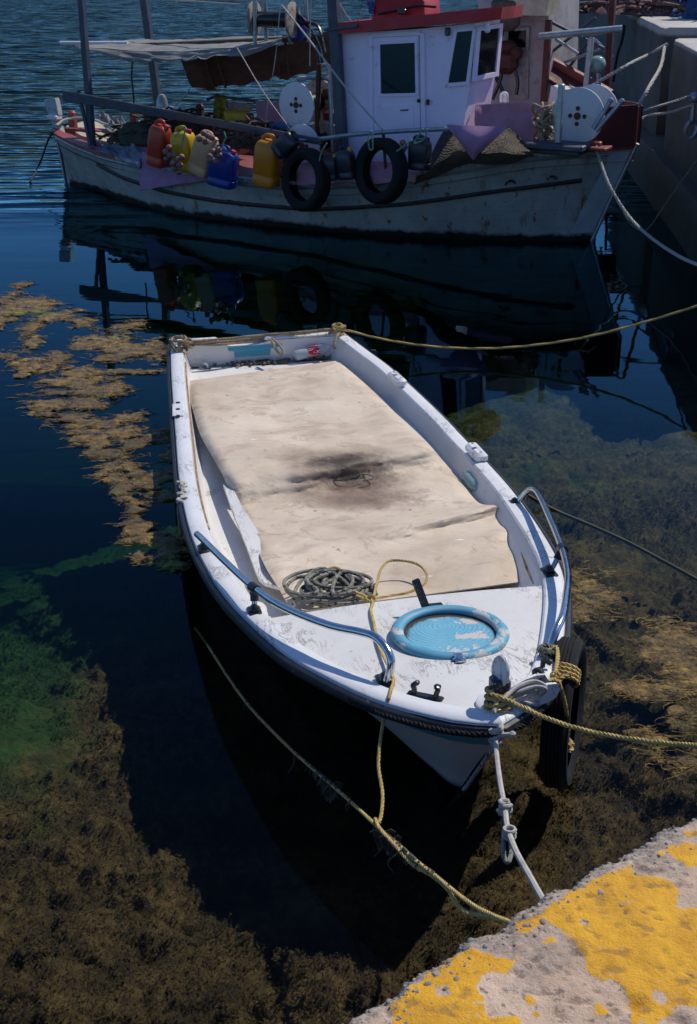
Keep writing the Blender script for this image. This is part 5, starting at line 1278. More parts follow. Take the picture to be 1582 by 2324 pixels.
reel('net_reel', 'white disc reel hung beside the wheelhouse, upper of the pair', F(680,238,-.42)+FT*.16, -FT+FX*-.12, .212, .36, M['flange'], M['flangeold'], M['black'])
reel('net_reel', 'pale lavender disc reel low behind the rail, lower of the pair', F(692,330,-.60)+FT*.17, -FT+FX*-.1, .20, .36, M['flange'], M['flangeold'], M['black'])
reel('net_reel', 'large white double-disc reel on the bow of the fishing boat', F(1310,265,-.38)+FT*.21, -FT+FX*.02+ZZ*.03, .240, .42, M['flange'], M['flange'], M['black'], hr=.3)
reel('line_drum', 'black line drum between two pale discs above the canopy', (F(574,48,-.1)+F(668,40,-.1))/2, -FX-FT*.10, .165, .42, M['flangeold'], M['flangeold'], M['black'], hr=.45)
for a, b, r_ in ((F(579,105,-.2), F(577,-40,-.2), .02), (F(605,100,.0), F(600,-40,.0), .02), (F(660,100,.1), F(655,-40,.1), .03), (F(700,95,.1), F(690,-50,.1), .02)):
    mb = MB(); mb.tube([a, b], r_, 8); mb.build('rig_post', M['galv'], fboat)
mb = MB(); mb.tube(spline([F(677,195,-.42), F(677,182,-.42), F(682,178,-.42), F(725,177,-.3), F(748,178,-.3)], 5), .022, 8); mb.build('reel_arm', M['galv'], fboat)
mb = MB(); mb.tube([F(724,145,-.32), F(719,345,-.36)], .026, 8); mb.build('reel_stand', M['rust'], fboat)
mb = MB(); mb.tube(spline([F(728,150,-.25), F(740,148,-.25), F(746,158,-.25), F(750,220,-.25), F(755,345,-.28)], 5), .022, 8); mb.build('reel_stand', M['galv'], fboat)
for i, pts in enumerate(([(660,25,0),(690,45,0),(720,95,0),(735,150,-.1)], [(655,45,0),(700,60,0),(718,110,0),(726,150,-.1)], [(690,50,0),(722,60,-.1),(738,120,-.2)])):
    mb = MB(); mb.tube(spline([F(*q) for q in pts], 6), .016, 6); mb.build('hose', M['black'], fboat)
mb = MB(); mb.box(F(675,63,.05), (.17,.12,.24), FROT, .03)
tag(mb.build('crate', M['canblue']), 'small blue crate on top of the canopy beside the line drum', 'crate')
def jerry(label, u, v, t_, w_, d_, h_, tilt, mat, capm=None, yaw=0.0, lay=False):
    c = F(u, v, t_); ax = (FX*math.cos(R(tilt))-ZZ*math.sin(R(tilt))); upv_ = (ZZ*math.cos(R(tilt))+FX*math.sin(R(tilt)))
    ax = Quaternion(upv_, R(yaw)) @ ax; ay = upv_.cross(ax); rot_ = Matrix((ax, ay, upv_)).transposed()
    root = thing('jerrycan', label, 'jerrycan', c-upv_*h_/2, 0, 'jerrycans hung along the fishing boat')
    T = TR(c, rot_); rings = []
    def rr(wx, wy, z, n=28, e=4.2): return [(wx/2*math.copysign(abs(math.cos(2*PI*k/n))**(2/e), math.cos(2*PI*k/n)), wy/2*math.copysign(abs(math.sin(2*PI*k/n))**(2/e), math.sin(2*PI*k/n)), z) for k in range(n)]
    for z, k in ((-.5,.80),(-.49,.92),(-.46,.99),(-.30,1.0),(-.29,.975),(-.25,.975),(-.24,1.0),(.20,1.0),(.30,.98),(.38,.88),(.43,.72),(.455,.5)): rings.append(rr(w_*k, d_*k, z*h_))
    mb = MB(); mb.loft(rings, True, True, T); mb.build('body', mat, root)
    mb = MB(); hp = [(-w_*.30,0,h_*.40),(-w_*.27,0,h_*.50),(-w_*.10,0,h_*.545),(w_*.12,0,h_*.54),(w_*.20,0,h_*.44)]; mb.tube(spline([T @ Vector(p) for p in hp], 5), d_*.10, 8); mb.build('handle', mat, root)
    mb = MB(); mb.lathe([(d_*.15,-.03),(d_*.15,.018),(d_*.13,.022),(.0001,.022)], 16, T @ Matrix.Translation((w_*.34, 0, h_*.445)) @ Matrix.Rotation(R(14), 4, 'Y')); mb.build('cap', capm or mat, root)
    return root
jerry('orange-red jerrycan leaning at the left end of the row', 361, 328, -1.06, .205, .17, .42, 11, M['canred'])
jerry('bright yellow jerrycan hanging between the red and the cream ones', 418, 342, -1.10, .235, .18, .40, -4, M['canyellow'], M['roofred'])
jerry('cream jerrycan with dark stains hanging next to the blue one', 463, 350, -1.16, .235, .17, .40, 20, M['cancream'])
jerry('dark blue jerrycan with a red cap lying against the hull', 507, 380, -1.20, .29, .17, .36, 8, M['canblue'], M['roofred'])
jerry('orange drum-like jerrycan left of the first black tyre', 608, 367, -1.14, .245, .20, .44, 8, M['canorange'])
jerry('black jerrycan tipped over above the orange one', 650, 327, -1.22, .17, .14, .25, 52, M['canblack'], M['black'])
jerry('smaller black jerrycan with a yellow cap touching the left tyre', 749, 381, -1.22, .145, .12, .22, -4, M['canblack'], M['canyellow'], 10)
jerry('black jerrycan with a yellow cap between the two tyres', 786, 372, -1.22, .165, .13, .27, -9, M['canblack'], M['canyellow'], -8)
jerry('black jerrycan hanging alone right of the second tyre', 953, 349, -1.15, .19, .15, .27, 0, M['canblack'], M['black'])
jerry('yellow jerrycan lying on its side on the after deck', 545, 272, .30, .21, .19, .30, 90, M['canyellow'])
for u, v, t_, lab in ((694,408,-1.24,'black tyre fender hung on the hull left of the wheelhouse door'), (865,388,-1.24,'black tyre fender hung on the hull below the wheelhouse door')):
    c = F(u, v, t_); f_ = frame((-FT+ZZ*.10-FX*.32), ZZ); tag(tyre_mb(.285, .185, .15, TR(c, f_), 48).build('tyre', M['rubber']), lab, 'tyre', 'tyre fenders on the fishing boat')
def floats(label, pts, t_, r=.031):
    c = F(pts[0][0], pts[0][1], t_); root = thing('float_string', label, 'floats', c, 0, 'strings of net floats')
    random.seed(int(c.x*100))
    for u, v in pts:
        mb = MB(); mb.sphere(F(u, v, t_-random.uniform(0, .06)), r*random.uniform(.9, 1.1), 12, (1, 1, .95)); mb.build('float', M['float'], root)
floats('bunch of pinkish floats on top of the cream jerrycan', [(452,316),(462,302),(472,308),(466,322),(480,312)], -1.30)
floats('bunch of floats over the left shoulder of the blue jerrycan', [(484,344),(496,340),(498,352),(476,354),(490,366),(480,362)], -1.34)
floats('hanging string of floats in front of the yellow jerrycan', [(396,352),(405,362),(394,370),(412,356),(408,374),(396,382),(406,390)], -1.26)
floats('string of floats between the red and yellow jerrycans', [(376,345),(384,335),(378,360),(386,352)], -1.22)
floats('two floats hanging between the second tyre and the black jerrycan', [(914,324),(918,334),(914,341)], -1.16, .03)
def pline(nm, lab, pts, r_, mat, tw=False, n=6, group=None): return rope(nm, lab, pts, r_, mat, tw, 'rope', group, n)
for lab, pts in (('green-grey twine holding the second tyre to the rail', [(843,297),(836,310),(838,336),(846,338),(845,310),(845,298)]), ('twine from the rail to the black jerrycan right of the second tyre', [(960,292),(952,305),(940,325),(962,316),(970,292)]), ('twine slanting across the right edge of the second tyre', [(888,350),(905,340),(925,325),(935,318)]),
                 ('twine holding the first tyre', [(735,335),(742,325),(730,345),(724,368)]), ('twine round the handles of the yellow jerrycan', [(398,310),(406,300),(412,295),(420,288),(418,305),(410,340)]), ('green twine tying the blue jerrycan to the plank', [(508,298),(512,312),(506,330),(512,338),(503,335)])):
    pline('twine', lab, [F(u, v, -1.32) for u, v in pts], .007, M['ropegreen'])
surf('carpet', 'purple carpet draped over the hull below the jerrycans', 'carpet', [F(325,345,-.88), F(530,372,-1.06), F(512,402,-1.13), F(317,432,-1.0)], M['purple'], sag=.0, amp=.05, seed=4, th=.012)
surf('carpet', 'pinkish carpet folded over a frame behind the yellow jerrycan', 'carpet', [F(580,228,.35), F(668,232,.35), F(668,315,.15), F(584,310,.15)], M['pink'], sag=.0, amp=.04, seed=6, th=.03)
surf('carpet', 'pink carpet laid along the gunwale behind the tyres', 'carpet', [F(632,368,-.98), F(962,366,-.98), F(938,410,-1.14), F(640,420,-1.14)], M['pink'], sag=.0, amp=.05, seed=9, th=.02, nu=30)
surf('carpet', 'pink sheet hung across the foredeck in front of the wheelhouse', 'carpet', [F(1078,236,-.30), F(1246,231,-.12), F(1226,322,-.30), F(1078,326,-.42)], M['pink'], sag=.01, amp=.04, seed=12, th=.03)
# net heap on the gunwale with the folded carpet over it
top_ = [(938,410),(968,372),(1008,296),(1045,290),(1100,298),(1150,289),(1180,312),(1210,345)]; bot_ = [(936,416),(972,408),(1015,390),(1060,372),(1095,374),(1130,374),(1165,370),(1212,350)]
g = []
for i in range(13):
    y = i/12; row = []
    A_ = spline([Vector((a, b, 0)) for a, b in top_], 5); B_ = spline([Vector((a, b, 0)) for a, b in bot_], 5)
    for a, b in zip(A_, B_):
        tt = lerp(-.55, -.98, sstep(0, .7, y))-.10*math.sin(PI*y)+.10*(float(fbm(a.x*.02, y*3, 2, 4, 6))-.5); row.append(F(lerp(a.x, b.x, y), lerp(a.y, b.y, y), float(tt)))
    g.append(row)
mb = MB(); mb.sheet(g, .03)
t = MT('heaped_net'); wv = t.n('ShaderNodeTexWave', wave_type='BANDS', bands_direction='Z'); t.put(wv.inputs['Vector'], t.co('Object', (1, 1, 1), (0, .35, 0))); wv.inputs['Scale'].default_value = 24; wv.inputs['Distortion'].default_value = 7; wv.inputs['Detail'].default_value = 3
n1 = t.noise(5, 6, .65)
col = t.mix(t.ramp(wv.outputs['Fac'], [(.45, 0.0), (.9, .8)]), t.ramp(n1, [(.35, (.022, .018, .014)), (.65, (.10, .075, .05))]), (.13, .10, .065))
t.set(col, .9, 0, t.bump(wv.outputs['Fac'], .8, .02)); tag(mb.build('net_heap', t.m), 'brown fishing net heaped over the gunwale near the bow', 'net')
g = []
for i in range(9):
    y = i/8; row = []
    for j in range(13):
        x = j/12; a = Vector((lerp(1012, 1152, x), lerp(283, 288, x), 0)); apex = Vector((1074, 364, 0)); q = a.lerp(apex, y*.985); row.append(F(q.x, q.y, -1.02-.10*math.sin(PI*y)*math.sin(PI*x)-.05*y))
    g.append(row)
mb = MB(); mb.sheet(g, .012); tag(mb.build('carpet', M['purple']), 'purple carpet corner folded in a triangle over the net', 'carpet')
surf('tarpaulin', 'faded blue-grey tarpaulin bunched on the after gunwale', 'tarpaulin', [F(205,322,-.35), F(330,330,-.6), F(322,372,-.95), F(208,345,-.68)], plain('bluegrey_tarp', (.15, .19, .24), .8, var=.35, scale=8, bump=.8, bscale=25, bdist=.02), sag=.0, amp=.09, seed=15, sc=3.5, th=.01)
surf('sail_cloth', 'grey-brown cloth lying crumpled on the after deck', 'cloth', [F(225,262,.5), F(275,268,.5), F(330,320,-.1), F(262,322,-.1)], M['canvas'], sag=-.03, amp=.08, seed=18, sc=3, th=.01)
pline('deck_rope', 'pale thick rope running along the red after gunwale', [F(128,285,-.2), F(150,271,.1), F(185,268,.25), F(215,272,.2), F(240,282,.1), F(265,285,.05), F(290,288,0), F(315,290,0), F(318,298,-.05)], .016, M['ropewhite'], True)
pline('deck_rope', 'pale rope zigzagging across the deck cover', [F(235,284,.05), F(255,300,-.1), F(270,290,0), F(290,305,-.1), F(310,312,-.15)], .011, M['ropewhite'], True)
# line hauler table on the second mast, outboard cowl
c = F(377, 248, .35); mb = MB(); mb.lathe([(.0001,.015),(.14,.015),(.145,0),(.14,-.015),(.0001,-.015)], 28, TR(c, frame(ZZ))); mb.lathe([(.0001,.16),(.035,.15),(.06,.09),(.065,.015)], 18, TR(c-FX*.05, frame(ZZ))); mb.tube([c-ZZ*.015, c-ZZ*.35], .05, 10)
tag(mb.build('line_hauler', M['galv']), 'grey line hauler with a flat round plate by the second mast', 'winch')
mb = MB(); mb.box(F(402,272,.45), (.24,.16,.14), FROT, .05, .75); mb.box(F(402,290,.45), (.18,.12,.2), FROT, .03)
tag(mb.build('outboard_motor', M['canblack']), 'dark outboard motor cowl lying on deck beyond the plank', 'motor')
surf('oilskins', 'yellow oilskins hung on a wooden bar behind the yellow jerrycan', 'clothing', [F(484,222,.45), F(512,222,.45), F(510,290,.4), F(492,292,.4)], plain('oilskin', (.36, .28, .03), .5, var=.4, scale=14), sag=0, amp=.08, seed=22, nu=8, sc=4, th=.01)
surf('cloth', 'pale cloth pegged on the wooden bar over the yellow jerrycan', 'cloth', [F(515,230,.5), F(574,236,.5), F(572,262,.5), F(516,285,.5)], plain('pale_cloth', (.42, .38, .33), .9, var=.3, scale=10), sag=.0, amp=.06, seed=25, nu=10, sc=4, th=.01)
bar = thing('drying_bar', 'rough wooden bar on a post tied with green twine', 'bar', F(488, 290, .5))
mb = MB(); mb.tube([F(470,226,.5), F(490,218,.5), F(585,230,.5)], .016, 7); mb.build('crosspiece', M['oldwood'], bar)
mb = MB(); mb.tube([F(490,216,.5), F(487,292,.5)], .02, 7); mb.build('post', M['oldwood'], bar)
mb = MB(); mb.box(F(640,286,.0), (.22,.2,.05), FROT, .01); tag(mb.build('box_lid', M['bluebag']), 'flat blue lid lying before the folded pink carpet', 'lid')
mb = MB(); mb.box(F(922,22,-.12), (.55,.36,.22), FROT, .02, .94); tag(mb.build('raft_box', plain('red_box', (.34, .016, .014), .45, var=.2)), 'red box strapped on the wheelhouse roof', 'box')
mb = MB(); mb.tube(spline([F(858,32,-.34), F(900,24,-.34), F(945,14,-.34), F(990,16,-.34)], 5), .012, 6); mb.box(F(912,26,-.36), (.09,.03,.05), FROT, .01)
tag(mb.build('strap', M['black']), 'dark cable strapped across the red roof box', 'strap')
mb = MB(); mb.box(F(752,264,-.2), (.16,.12,.17), FROT, .05); mb.tube([F(738,212,-.2), F(752,212,-.2)], .06, 12); tag(mb.build('engine_part', M['maroon']), 'dark red engine casting between the reels and the wheelhouse post', 'engine')
# bow gear
mb = MB(); mb.box(F(1268,330,-.55), (.52,.30,.05), FROT, .01); mb.box(F(1268,340,-.52), (.46,.26,.05), FROT, .01); mb.build('bow_platform', M['slate'], fboat)
mb = MB(); mb.box((F(1273,190,-.60)+F(1268,325,-.60))/2, (.05,.05,(F(1273,190,-.6)-F(1268,325,-.6)).length), FROT, .008); mb.build('steel_post', M['galv'], fboat)
for a, b in (((1346,292),(1386,228)), ((1352,298),(1411,230))):
    mb = MB(); mb.tube([F(a[0], a[1], -.58), F(b[0], b[1], -.50)], .020, 10); mb.sphere(F(b[0], b[1], -.50), .026, 8); mb.build('roller_bar', M['galv'], fboat)
mb = MB(); mb.box(F(1362,336,-.42), (.16,.2,.03), FROT, .006); mb.box(F(1350,328,-.40), (.12,.06,.06), FROT, .01); mb.build('fairlead', M['redpaint'], fboat)
random.seed(30); mb = MB()
for i in range(16):
    c = F(random.uniform(1222,1258), random.uniform(250,320), random.uniform(-.45,-.3)); fr_ = frame((random.uniform(-1,1), random.uniform(-1,1), random.uniform(.2,1))); r_ = random.uniform(.05,.10)
    mb.tube([c+fr_ @ Vector((r_*math.cos(a), r_*.7*math.sin(a), .01*math.sin(3*a))) for a in [2*PI*k/14 for k in range(14)]], .012, 6, closed=True)
tag(mb.build('rope_coil', M['ropetan']), 'dark tangled rope coils between the pink sheet and the bow reel', 'rope')
surf('cloth', 'small blue cloth fluttering beside the red roof box', 'cloth', [F(832,-12,-.3), F(850,-12,-.3), F(848,34,-.32), F(838,30,-.32)], M['bluebag'], sag=0, amp=.05, seed=41, nu=6, th=.004)
pline('rig_line', 'thin line slanting from the post top down behind the roof', [F(765,0,-.5), F(790,40,-.3), F(812,62,-.2)], .006, M['ropewhite'])
pline('rig_line', 'dark cable drooping between the line drum and the wheelhouse post', [F(690,60,-.1), F(715,80,-.2), F(745,78,-.4)], .007, M['ropedark'])
pline('rig_line', 'thin line from the wheelhouse roof up out of the frame', [F(800,66,-.3), F(822,30,-.3), F(850,-20,-.3)], .005, M['ropewhite'])
# lines of the fishing boat
pline('stay_line', 'white rope running from the line drum down to the rail by the door', [F(640,12,-.3), F(700,88,-.6), F(790,205,-.85), F(868,294,-1.02)], .009, M['ropewhite'])
pline('stay_line', 'thin line from the canopy corner down to the tipped black jerrycan', [F(536,105,-.4), F(548,125,-.5), F(600,212,-.8), F(672,310,-1.05)], .005, M['ropewhite'])
pline('stay_line', 'thin line hanging from the line drum past the folded carpet', [F(636,10,-.3), F(625,130,-.35), F(607,240,-.4), F(601,300,-.4)], .0045, M['ropewhite'])
pline('stay_line', 'thin line from the top of the frame down to the reel stand', [F(707,-30,-.3), F(704,50,-.3), F(703,150,-.35)], .005, M['ropewhite'])
pline('stay_line', 'short line hanging from the left part of the canopy', [F(300,142,-.4), F(299,178,-.4), F(303,215,-.4), F(304,248,-.38)], .009, M['ropedark'])
pline('stay_line', 'line from the second mast up to the hanging canopy side', [F(392,248,.6), F(415,222,.7), F(432,200,.8)], .007, M['ropegreen'])
pline('stay_line', 'pale rope crossing the top of the frame from the second mast', [F(320,-3,.5), F(430,3,.3), F(520,9,.1), F(545,10,0)], .009, M['ropewhite'])
pline('stern_line', 'dark line from the stern slanting out into the water', [F(126,290,-.08), F(108,322,-.1), P(90,372,.16), P(66,417,-.02), P(55,430,-.3)], .012, M['ropedark'])
pline('stern_line', 'dark rope falling straight down from the stern', [F(128,305,-.12), F(138,345,-.12), P(150,410,.1), P(156,440,-.05), P(157,450,-.3)], .013, M['ropedark'])
M['rope_pale'] = M['ropewhite']
pline('bow_mooring', 'pale rope sagging from the bow of the fishing boat to the right edge', [F(1352,332,-.45), F(1362,365,-.5), P(1385,425,.62), P(1425,488,.42), P(1470,533,.34), P(1530,575,.33), P(1582,600,.37), P(1660,625,.5)], .014, M['ropewhite'], True)
pline('bow_mooring', 'thin line hanging from the pale bow rope and up to the right', [P(1395,445,.55), P(1425,500,.32), P(1455,523,.25), P(1475,515,.3), P(1520,450,.6), P(1582,365,.95), P(1640,290,1.25)], .008, M['ropegrey'])

# ================================================================== HARBOUR WALL ON THE RIGHT
def wx(y): return 3.22+.078*(y-12.0)
WZ = 1.6
def onwall(u, v, off=-.02):
    d = ray(u, v); k = (3.22+off-.078*12.0)/(d.x-.078*d.y); return Vector((d.x*k, d.y*k, EYE+d.z*k))
wallo = thing('harbour_wall', 'grey concrete harbour wall of big blocks along the right side', 'wall', (wx(14), 14, 0))
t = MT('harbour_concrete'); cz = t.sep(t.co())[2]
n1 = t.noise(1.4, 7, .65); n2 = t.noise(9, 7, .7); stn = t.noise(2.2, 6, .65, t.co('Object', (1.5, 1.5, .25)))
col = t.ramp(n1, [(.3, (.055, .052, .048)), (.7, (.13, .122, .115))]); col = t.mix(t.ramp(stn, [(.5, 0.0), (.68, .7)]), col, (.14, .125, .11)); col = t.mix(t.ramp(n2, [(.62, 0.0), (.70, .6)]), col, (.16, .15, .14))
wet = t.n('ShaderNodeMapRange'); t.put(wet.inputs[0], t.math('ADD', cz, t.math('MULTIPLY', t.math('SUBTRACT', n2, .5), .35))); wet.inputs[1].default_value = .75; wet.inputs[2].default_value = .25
sunlit_top = t.n('ShaderNodeMapRange'); t.put(sunlit_top.inputs[0], t.math('ADD', cz, t.math('MULTIPLY', t.math('SUBTRACT', n2, .5), .06))); sunlit_top.inputs[1].default_value = 1.545; sunlit_top.inputs[2].default_value = 1.585
col = t.mix(sunlit_top.outputs[0], col, t.ramp(n1, [(.3, (.40, .37, .34)), (.7, (.56, .53, .49))]))  # sunlight on the block tops painted in as a paler colour by height
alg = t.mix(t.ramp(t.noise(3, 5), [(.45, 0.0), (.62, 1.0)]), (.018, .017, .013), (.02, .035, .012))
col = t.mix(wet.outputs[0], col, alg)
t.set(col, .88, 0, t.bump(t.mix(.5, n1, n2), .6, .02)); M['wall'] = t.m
def wblock(y0, y1, x_off, top, wd=6):
    a, b = Vector((wx(y0)+x_off, y0, 0)), Vector((wx(y1)+x_off, y1, 0)); d = (b-a).normalized(); n = Vector((d.y, -d.x, 0)); g = []
    L = (b-a).length; nu = max(8, int(L/.18)); mb = MB(); rows = []
    prof = [(wd, top), (1.2, top), (.4, top), (.05, top), (.012, top-.012), (0, top-.05)]+[(0, lerp(top-.1, -2.5, i/14)) for i in range(15)]
    for i in range(nu+1):
        y = L*i/nu; row = []
        for o, z in prof:
            wob = .035*(float(fbm(y, z+x_off*9, 1.6, 4, 31))-.5) if o < .3 else 0; ends = .03*(1-min(1, min(y, L-y)/.06)) if o < .06 else 0
            row.append(a+d*y+n*(o+wob+ends)+ZZ*(z+.012*(float(fbm(y, o, 2.2, 3, 11))-.5)))
        rows.append(row)
    mb.loft([r[::-1] for r in rows], closed=False)
    for row, fl in ((rows[0], 1), (rows[-1], 0)):
        m_ = len(row); vs = row+[Vector((p.x, p.y, -2.5)) for p in (row[0],)]; mb.add(vs, [tuple(range(len(vs))) if fl else tuple(range(len(vs)-1, -1, -1))])
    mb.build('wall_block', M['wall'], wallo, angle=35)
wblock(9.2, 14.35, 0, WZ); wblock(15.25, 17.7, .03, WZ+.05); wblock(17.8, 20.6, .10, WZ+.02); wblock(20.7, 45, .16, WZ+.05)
mb = MB(); rows = []
for i in range(92):
    y = 9.25+i*.35; w_ = .03*(float(fbm(y, 0, 2, 3, 4))-.5); rows.append([Vector((wx(y)+.2, y, .50)), Vector((wx(y)-.10+w_, y, .46+w_)), Vector((wx(y)-.15+w_, y, .38)), Vector((wx(y)-.16, y, -2.4))])
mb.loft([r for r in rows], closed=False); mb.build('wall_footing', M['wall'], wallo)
for y0, nm in ((14.36, 0), (17.71, 1), (20.61, 2)): pass
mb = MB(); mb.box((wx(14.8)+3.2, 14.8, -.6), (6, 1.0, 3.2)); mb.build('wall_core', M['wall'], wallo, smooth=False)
def heap(nm, label, cat, c, rx, ry, h, mat, n=60, seed=1, r=.02, ln=.25):
    random.seed(seed); mb = MB(); g = []
    for i in range(15):
        row = []
        for j in range(25):
            a = 2*PI*j/24; q = i/14; k = 1+.3*(float(fbm(math.cos(a)*2+seed, math.sin(a)*2+q*2, 1.5, 3, seed))-.5)*2
            row.append(Vector(c)+Vector((rx*q*k*math.cos(a), ry*q*k*math.sin(a), h*(1-q*q)*k*(.75+.5*float(fbm(a*2, q*5, 1.5, 3, seed+2))))))
        g.append(row)
    mb.loft(g, closed=False)
    for i in range(n):
        a = random.uniform(0, 6.28); q = math.sqrt(random.random()); p = Vector(c)+Vector((rx*q*math.cos(a), ry*q*math.sin(a), h*(1-q*q)*.9+.02)); pts = [p]
        for k in range(4): pts.append(pts[-1]+Vector((random.uniform(-ln, ln)*.6, random.uniform(-ln, ln)*.6, random.uniform(-.05, .05))))
        pts = [Vector((q_.x, q_.y, max(q_.z, c[2]+.01))) for q_ in pts]
        mb.tube(spline(pts, 4), r, 5)
    return tag(mb.build(nm, mat), label, cat)
heap('net_pile', 'dark red-brown fishing net piled on the harbour wall', 'net', P(1478, 28, 1.66), .95, .7, .38, plain('maroon_net', (.15, .07, .07), .9, var=.7, scale=14, dirt=(.32, .27, .25), dirt_at=.56), 110, 3, .022, .4)
heap('net_pile', 'yellow fishing net piled at the right of the harbour wall', 'net', P(1556, 38, 1.62), .25, .25, .75, plain('yellow_net', (.38, .27, .02), .9, var=.5, scale=20), 60, 5, .02, .25)
heap('net_pile', 'dark blue net behind the yellow one at the right edge', 'net', P(1592, 48, 1.62), .22, .3, .75, plain('blue_net', (.03, .08, .2), .9, var=.5, scale=20), 40, 8, .02, .2)
heap('net_pile', 'dark green-brown net heaped on deck behind the red and yellow jerrycans', 'net', F(330, 318, -.25), .42, .28, .17, plain('deck_net', (.05, .055, .035), .9, var=.6, scale=30, dirt=(.13, .10, .07), dirt_at=.58), 50, 13, .012, .2)
heap('net_pile', 'brown net heaped on deck between the blue and the orange jerrycan', 'net', F(575, 330, -.35), .36, .26, .20, plain('deck_net_brown', (.09, .06, .045), .9, var=.6, scale=30, dirt=(.20, .15, .11), dirt_at=.58), 50, 17, .012, .2)
heap('net_pile', 'maroon net heaped by the red posts on the after deck', 'net', F(420, 292, .25), .34, .24, .16, plain('deck_net_maroon', (.10, .04, .035), .9, var=.6, scale=30, dirt=(.2, .12, .1), dirt_at=.58), 40, 19, .012, .2)
# mooring ring and shackle low on the wall at the right edge
c = onwall(1576, 222, -.10)
sh = thing('mooring_ring', 'galvanised ring and shackle on the wall at the right edge', 'mooring ring', c)
mb = MB(); mb.tube([c+Vector((.2, 0, .02)), c], .03, 10); mb.sphere(c, .05, 12); mb.build('pin', M['galv'], sh)
mb = MB(); mb.tube([c-ZZ*.02, c-ZZ*.20], .022, 8); mb.build('shank', M['galv'], sh)
c2 = c-ZZ*.28; mb = MB(); mb.tube([c2+Vector((.05*math.cos(a), .02*math.sin(a*2)*.3, .075*math.sin(a))) for a in [2*PI*i/16 for i in range(16)]], .02, 8, closed=True); mb.build('shackle', M['galv'], sh)
pline('bow_mooring', 'upper grey rope from the bow reel to the ring on the wall', [F(1345,288,-.2), F(1400,270,.1), onwall(1480,246,-.5), onwall(1576,216,-.10)], .014, M['ropewhite'], True)
pline('bow_mooring', 'lower wavy grey rope from the bow to the ring on the wall', [F(1340,312,-.2), F(1395,302,.1), onwall(1430,285,-.6), onwall(1470,263,-.4), onwall(1520,255,-.25), onwall(1576,237,-.10)], .014, M['ropewhite'], True)
pline('bow_mooring', 'pale doubled rope from the red bow up to the corner of the wall block', [F(1450,238,.05), F(1475,195,.3), onwall(1500,150,-.2), Vector((wx(14.5)-.04, 14.5, 1.5))], .018, M['ropewhite'], True)
pline('bow_mooring', 'grey rope from the far boat rising to the gap between wall blocks', [F(1300,225,1.0), F(1360,185,1.3), F(1430,145,1.5), onwall(1470,125,-.1), Vector((wx(14.6), 14.6, 1.52))], .018, M['ropewhite'], True)
pline('bow_mooring', 'dark slack ropes hanging against the wall beside the far boat', [onwall(1417,58,-.05), onwall(1412,90,-.05), onwall(1400,130,-.05), onwall(1392,185,-.05)], .02, M['ropedark'])

# ================================================================== SECOND BOAT BEHIND
b2 = thing('moored_boat', 'second fishing boat with a grubby white cabin moored behind the first', 'fishing boat', F(1180, 330, 1.7), FANG)
def b2p(nm, px_, t0, th, mat, par=None):
    mb = MB(); mb.prism([F(u, v, t0) for u, v in px_], FT*th); return mb.build(nm, mat, par or b2, smooth=False)
M['cabin2'] = plain('grubby_cabin', (.36, .33, .33), .6, var=.25, scale=3, dirt=(.25, .2, .17), dirt_at=.6)
cb = b2p('cabin', [(1085,300),(1085,-60),(1247,-60),(1240,300)], 1.55, .9, M['cabin2'])
b2p('awning', [(1150,34),(1158,-20),(1250,-20),(1240,36)], 1.25, .30, plain('beige_awning', (.50, .42, .30), .8, var=.3), b2)
b2p('window', [(1152,110),(1154,72),(1194,68),(1193,108)], 1.53, .015, M['glass'], cb)
for q in ([(1146,115),(1147,66),(1153,66),(1152,115)],[(1193,113),(1195,62),(1201,62),(1199,113)],[(1152,116),(1152,110),(1194,108),(1194,113)],[(1153,72),(1153,66),(1195,62),(1195,68)]): b2p('window_frame', q, 1.51, .03, M['cabin2'], cb)
b2p('cabin_panel', [(1165,225),(1166,130),(1200,128),(1198,225)], 1.53, .015, M['cabin2'], cb)
beam('corner_post', F(1234,240,1.45), F(1246,45,1.45), .06, .06, M['maroon'], b2)
beam('mast', F(1376,215,1.9), F(1394,-40,1.9), .06, .06, M['maroon'], b2)
beam('steel_post', F(1330,205,1.4), F(1342,85,1.4), .055, .055, M['galv'], b2)
g = []
for i in range(9):
    y = i/8; g.append([F(lerp(lerp(1245,1385,x), lerp(1245,1378,x), y), lerp(lerp(138,214,x), lerp(178,262,x), y), lerp(1.75, 1.55, y)) for x in [j/10 for j in range(11)]])
mb = MB(); mb.sheet(g, .05); mb.build('bulwark', M['maroon'], b2)
mb = MB(); mb.tube(spline([F(1245,137,1.75), F(1300,166,1.75), F(1350,193,1.75), F(1387,214,1.75)], 4), .05, 8); mb.build('gunwale', M['redpaint'], b2)
b2p('deck_box', [(1248,240),(1250,196),(1290,208),(1292,240)], 1.3, .35, M['white'])
mb = MB(); p0, p1 = F(1120,330,1.45), F(1400,300,1.45); mb.prism([F(1085,300,1.5), F(1290,290,1.5), Vector((F(1290,290,1.5).x, F(1290,290,1.5).y, -.3)), Vector((F(1085,300,1.5).x, F(1085,300,1.5).y, -.3))], FT*1.2); mb.build('hull', M['greywhite'], b2, smooth=False)
mb = MB(); mb.tube([F(1222,83,1.2), F(1412,65,1.5)], .035, 12); tag(mb.build('steel_pipe', M['galv']), 'grey steel pipe lashed across the posts of the far boat', 'pipe')
for i, (a, b) in enumerate((((1250,50),(1370,110)), ((1260,88),(1312,122)), ((1252,118),(1352,40)), ((1255,150),(1375,108)), ((1290,155),(1342,85)), ((1350,90),(1390,130)))):
    mb = MB(); mb.tube([F(a[0], a[1], 1.6+.05*i), F(b[0], b[1], 1.7+.05*i)], .016, 7); mb.build('rig_rod', M['galv'] if i % 2 else M['slate'], b2)
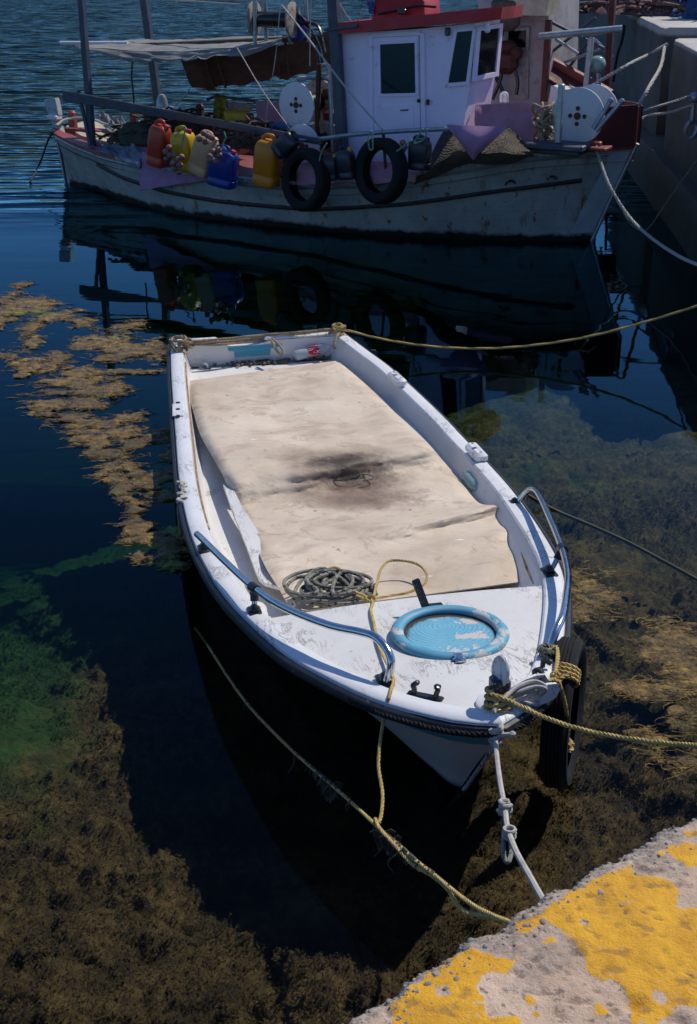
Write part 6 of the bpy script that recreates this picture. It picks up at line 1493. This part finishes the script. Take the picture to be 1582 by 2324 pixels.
lamp = thing('glass_float', 'greenish glass bulb on a bent pipe beside the red mast of the far boat', 'glass float', F(1360, 205, 1.5))
mb = MB(); mb.sphere(F(1356,146,1.5), .085, 16); t = MT('green_glass'); t.set((.25, .38, .34), .08); mb.build('bulb', t.m, lamp)
mb = MB(); mb.tube(spline([F(1357,158,1.5), F(1359,180,1.5), F(1360,205,1.5)], 4), .022, 8); mb.build('stem', M['galv'], lamp)
mb = MB(); c = F(1150,138,1.40); mb.box(c, (.24,.16,.26), FROT, .07); mb.sphere(c+ZZ*.14, .09, 10, (1.2,.8,.7)); mb.sphere(c+FX*.1+ZZ*.08, .07, 10)
tag(mb.build('bag', plain('rust_bag', (.085, .022, .016), .8, var=.5, scale=12)), 'dark red-brown bundle hanging on the cabin of the far boat', 'bag')
mb = MB(); mb.box(F(1148,30,1.3), (.30,.14,.34), FROT, .09); mb.sphere(F(1128,60,1.3), .12, 10, (.7,.7,1.5)); tag(mb.build('gear_bundle', M['oldwood']), 'dark bundle of gear hanging under the awning of the far boat', 'gear')
for lab, pts in (('black hose hanging left of the red-brown bundle', [(1130,120),(1138,170),(1118,225)]), ('black hose hanging right of the red-brown bundle', [(1168,155),(1175,185),(1172,215)]), ('black strut slanting behind the red-brown bundle', [(1122,170),(1136,195),(1146,225)])):
    pline('hose', lab, [F(u, v, 1.42) for u, v in pts], .02, M['black'])
mb = MB(); mb.tube(spline([F(1139,232,.4), F(1139,216,.4), F(1144,212,.4), F(1149,216,.4), F(1149,232,.4)], 4), .02, 8); tag(mb.build('rail_hoop', M['white']), 'small white hoop standing behind the pink sheet', 'hoop')
for lab, c_, uu in (('orange float hung between the far boats', M['canorange'], 1282),):
    mb = MB(); mb.sphere(F(uu, 38, 3.5), .13, 12, (.7, .7, 1.6), Matrix.Rotation(R(-25), 4, 'Y')); tag(mb.build('buoy', c_), lab, 'buoy')
mb = MB(); rows = []
for i in range(9):
    q = i/8; rows.append([F(lerp(1248,1310,q), lerp(-8,20,q), 3.8), F(lerp(1250,1312,q), lerp(60,75,q), 3.8), F(lerp(1255,1316,q), lerp(95,120,q), 4.0)])
tb = thing('moored_boat', 'dim blue-white boat far along the harbour wall behind the crossed rods', 'boat', F(1290, 130, 3.9), FANG)
mb.loft(rows, closed=False); mb.build('hull', M['greywhite'], tb)
for u in (1262, 1276, 1296):
    mb = MB(); mb.tube([F(u, 60, 3.7), F(u+2, -60, 3.7)], .02, 6); mb.build('mast', M['white'], tb)
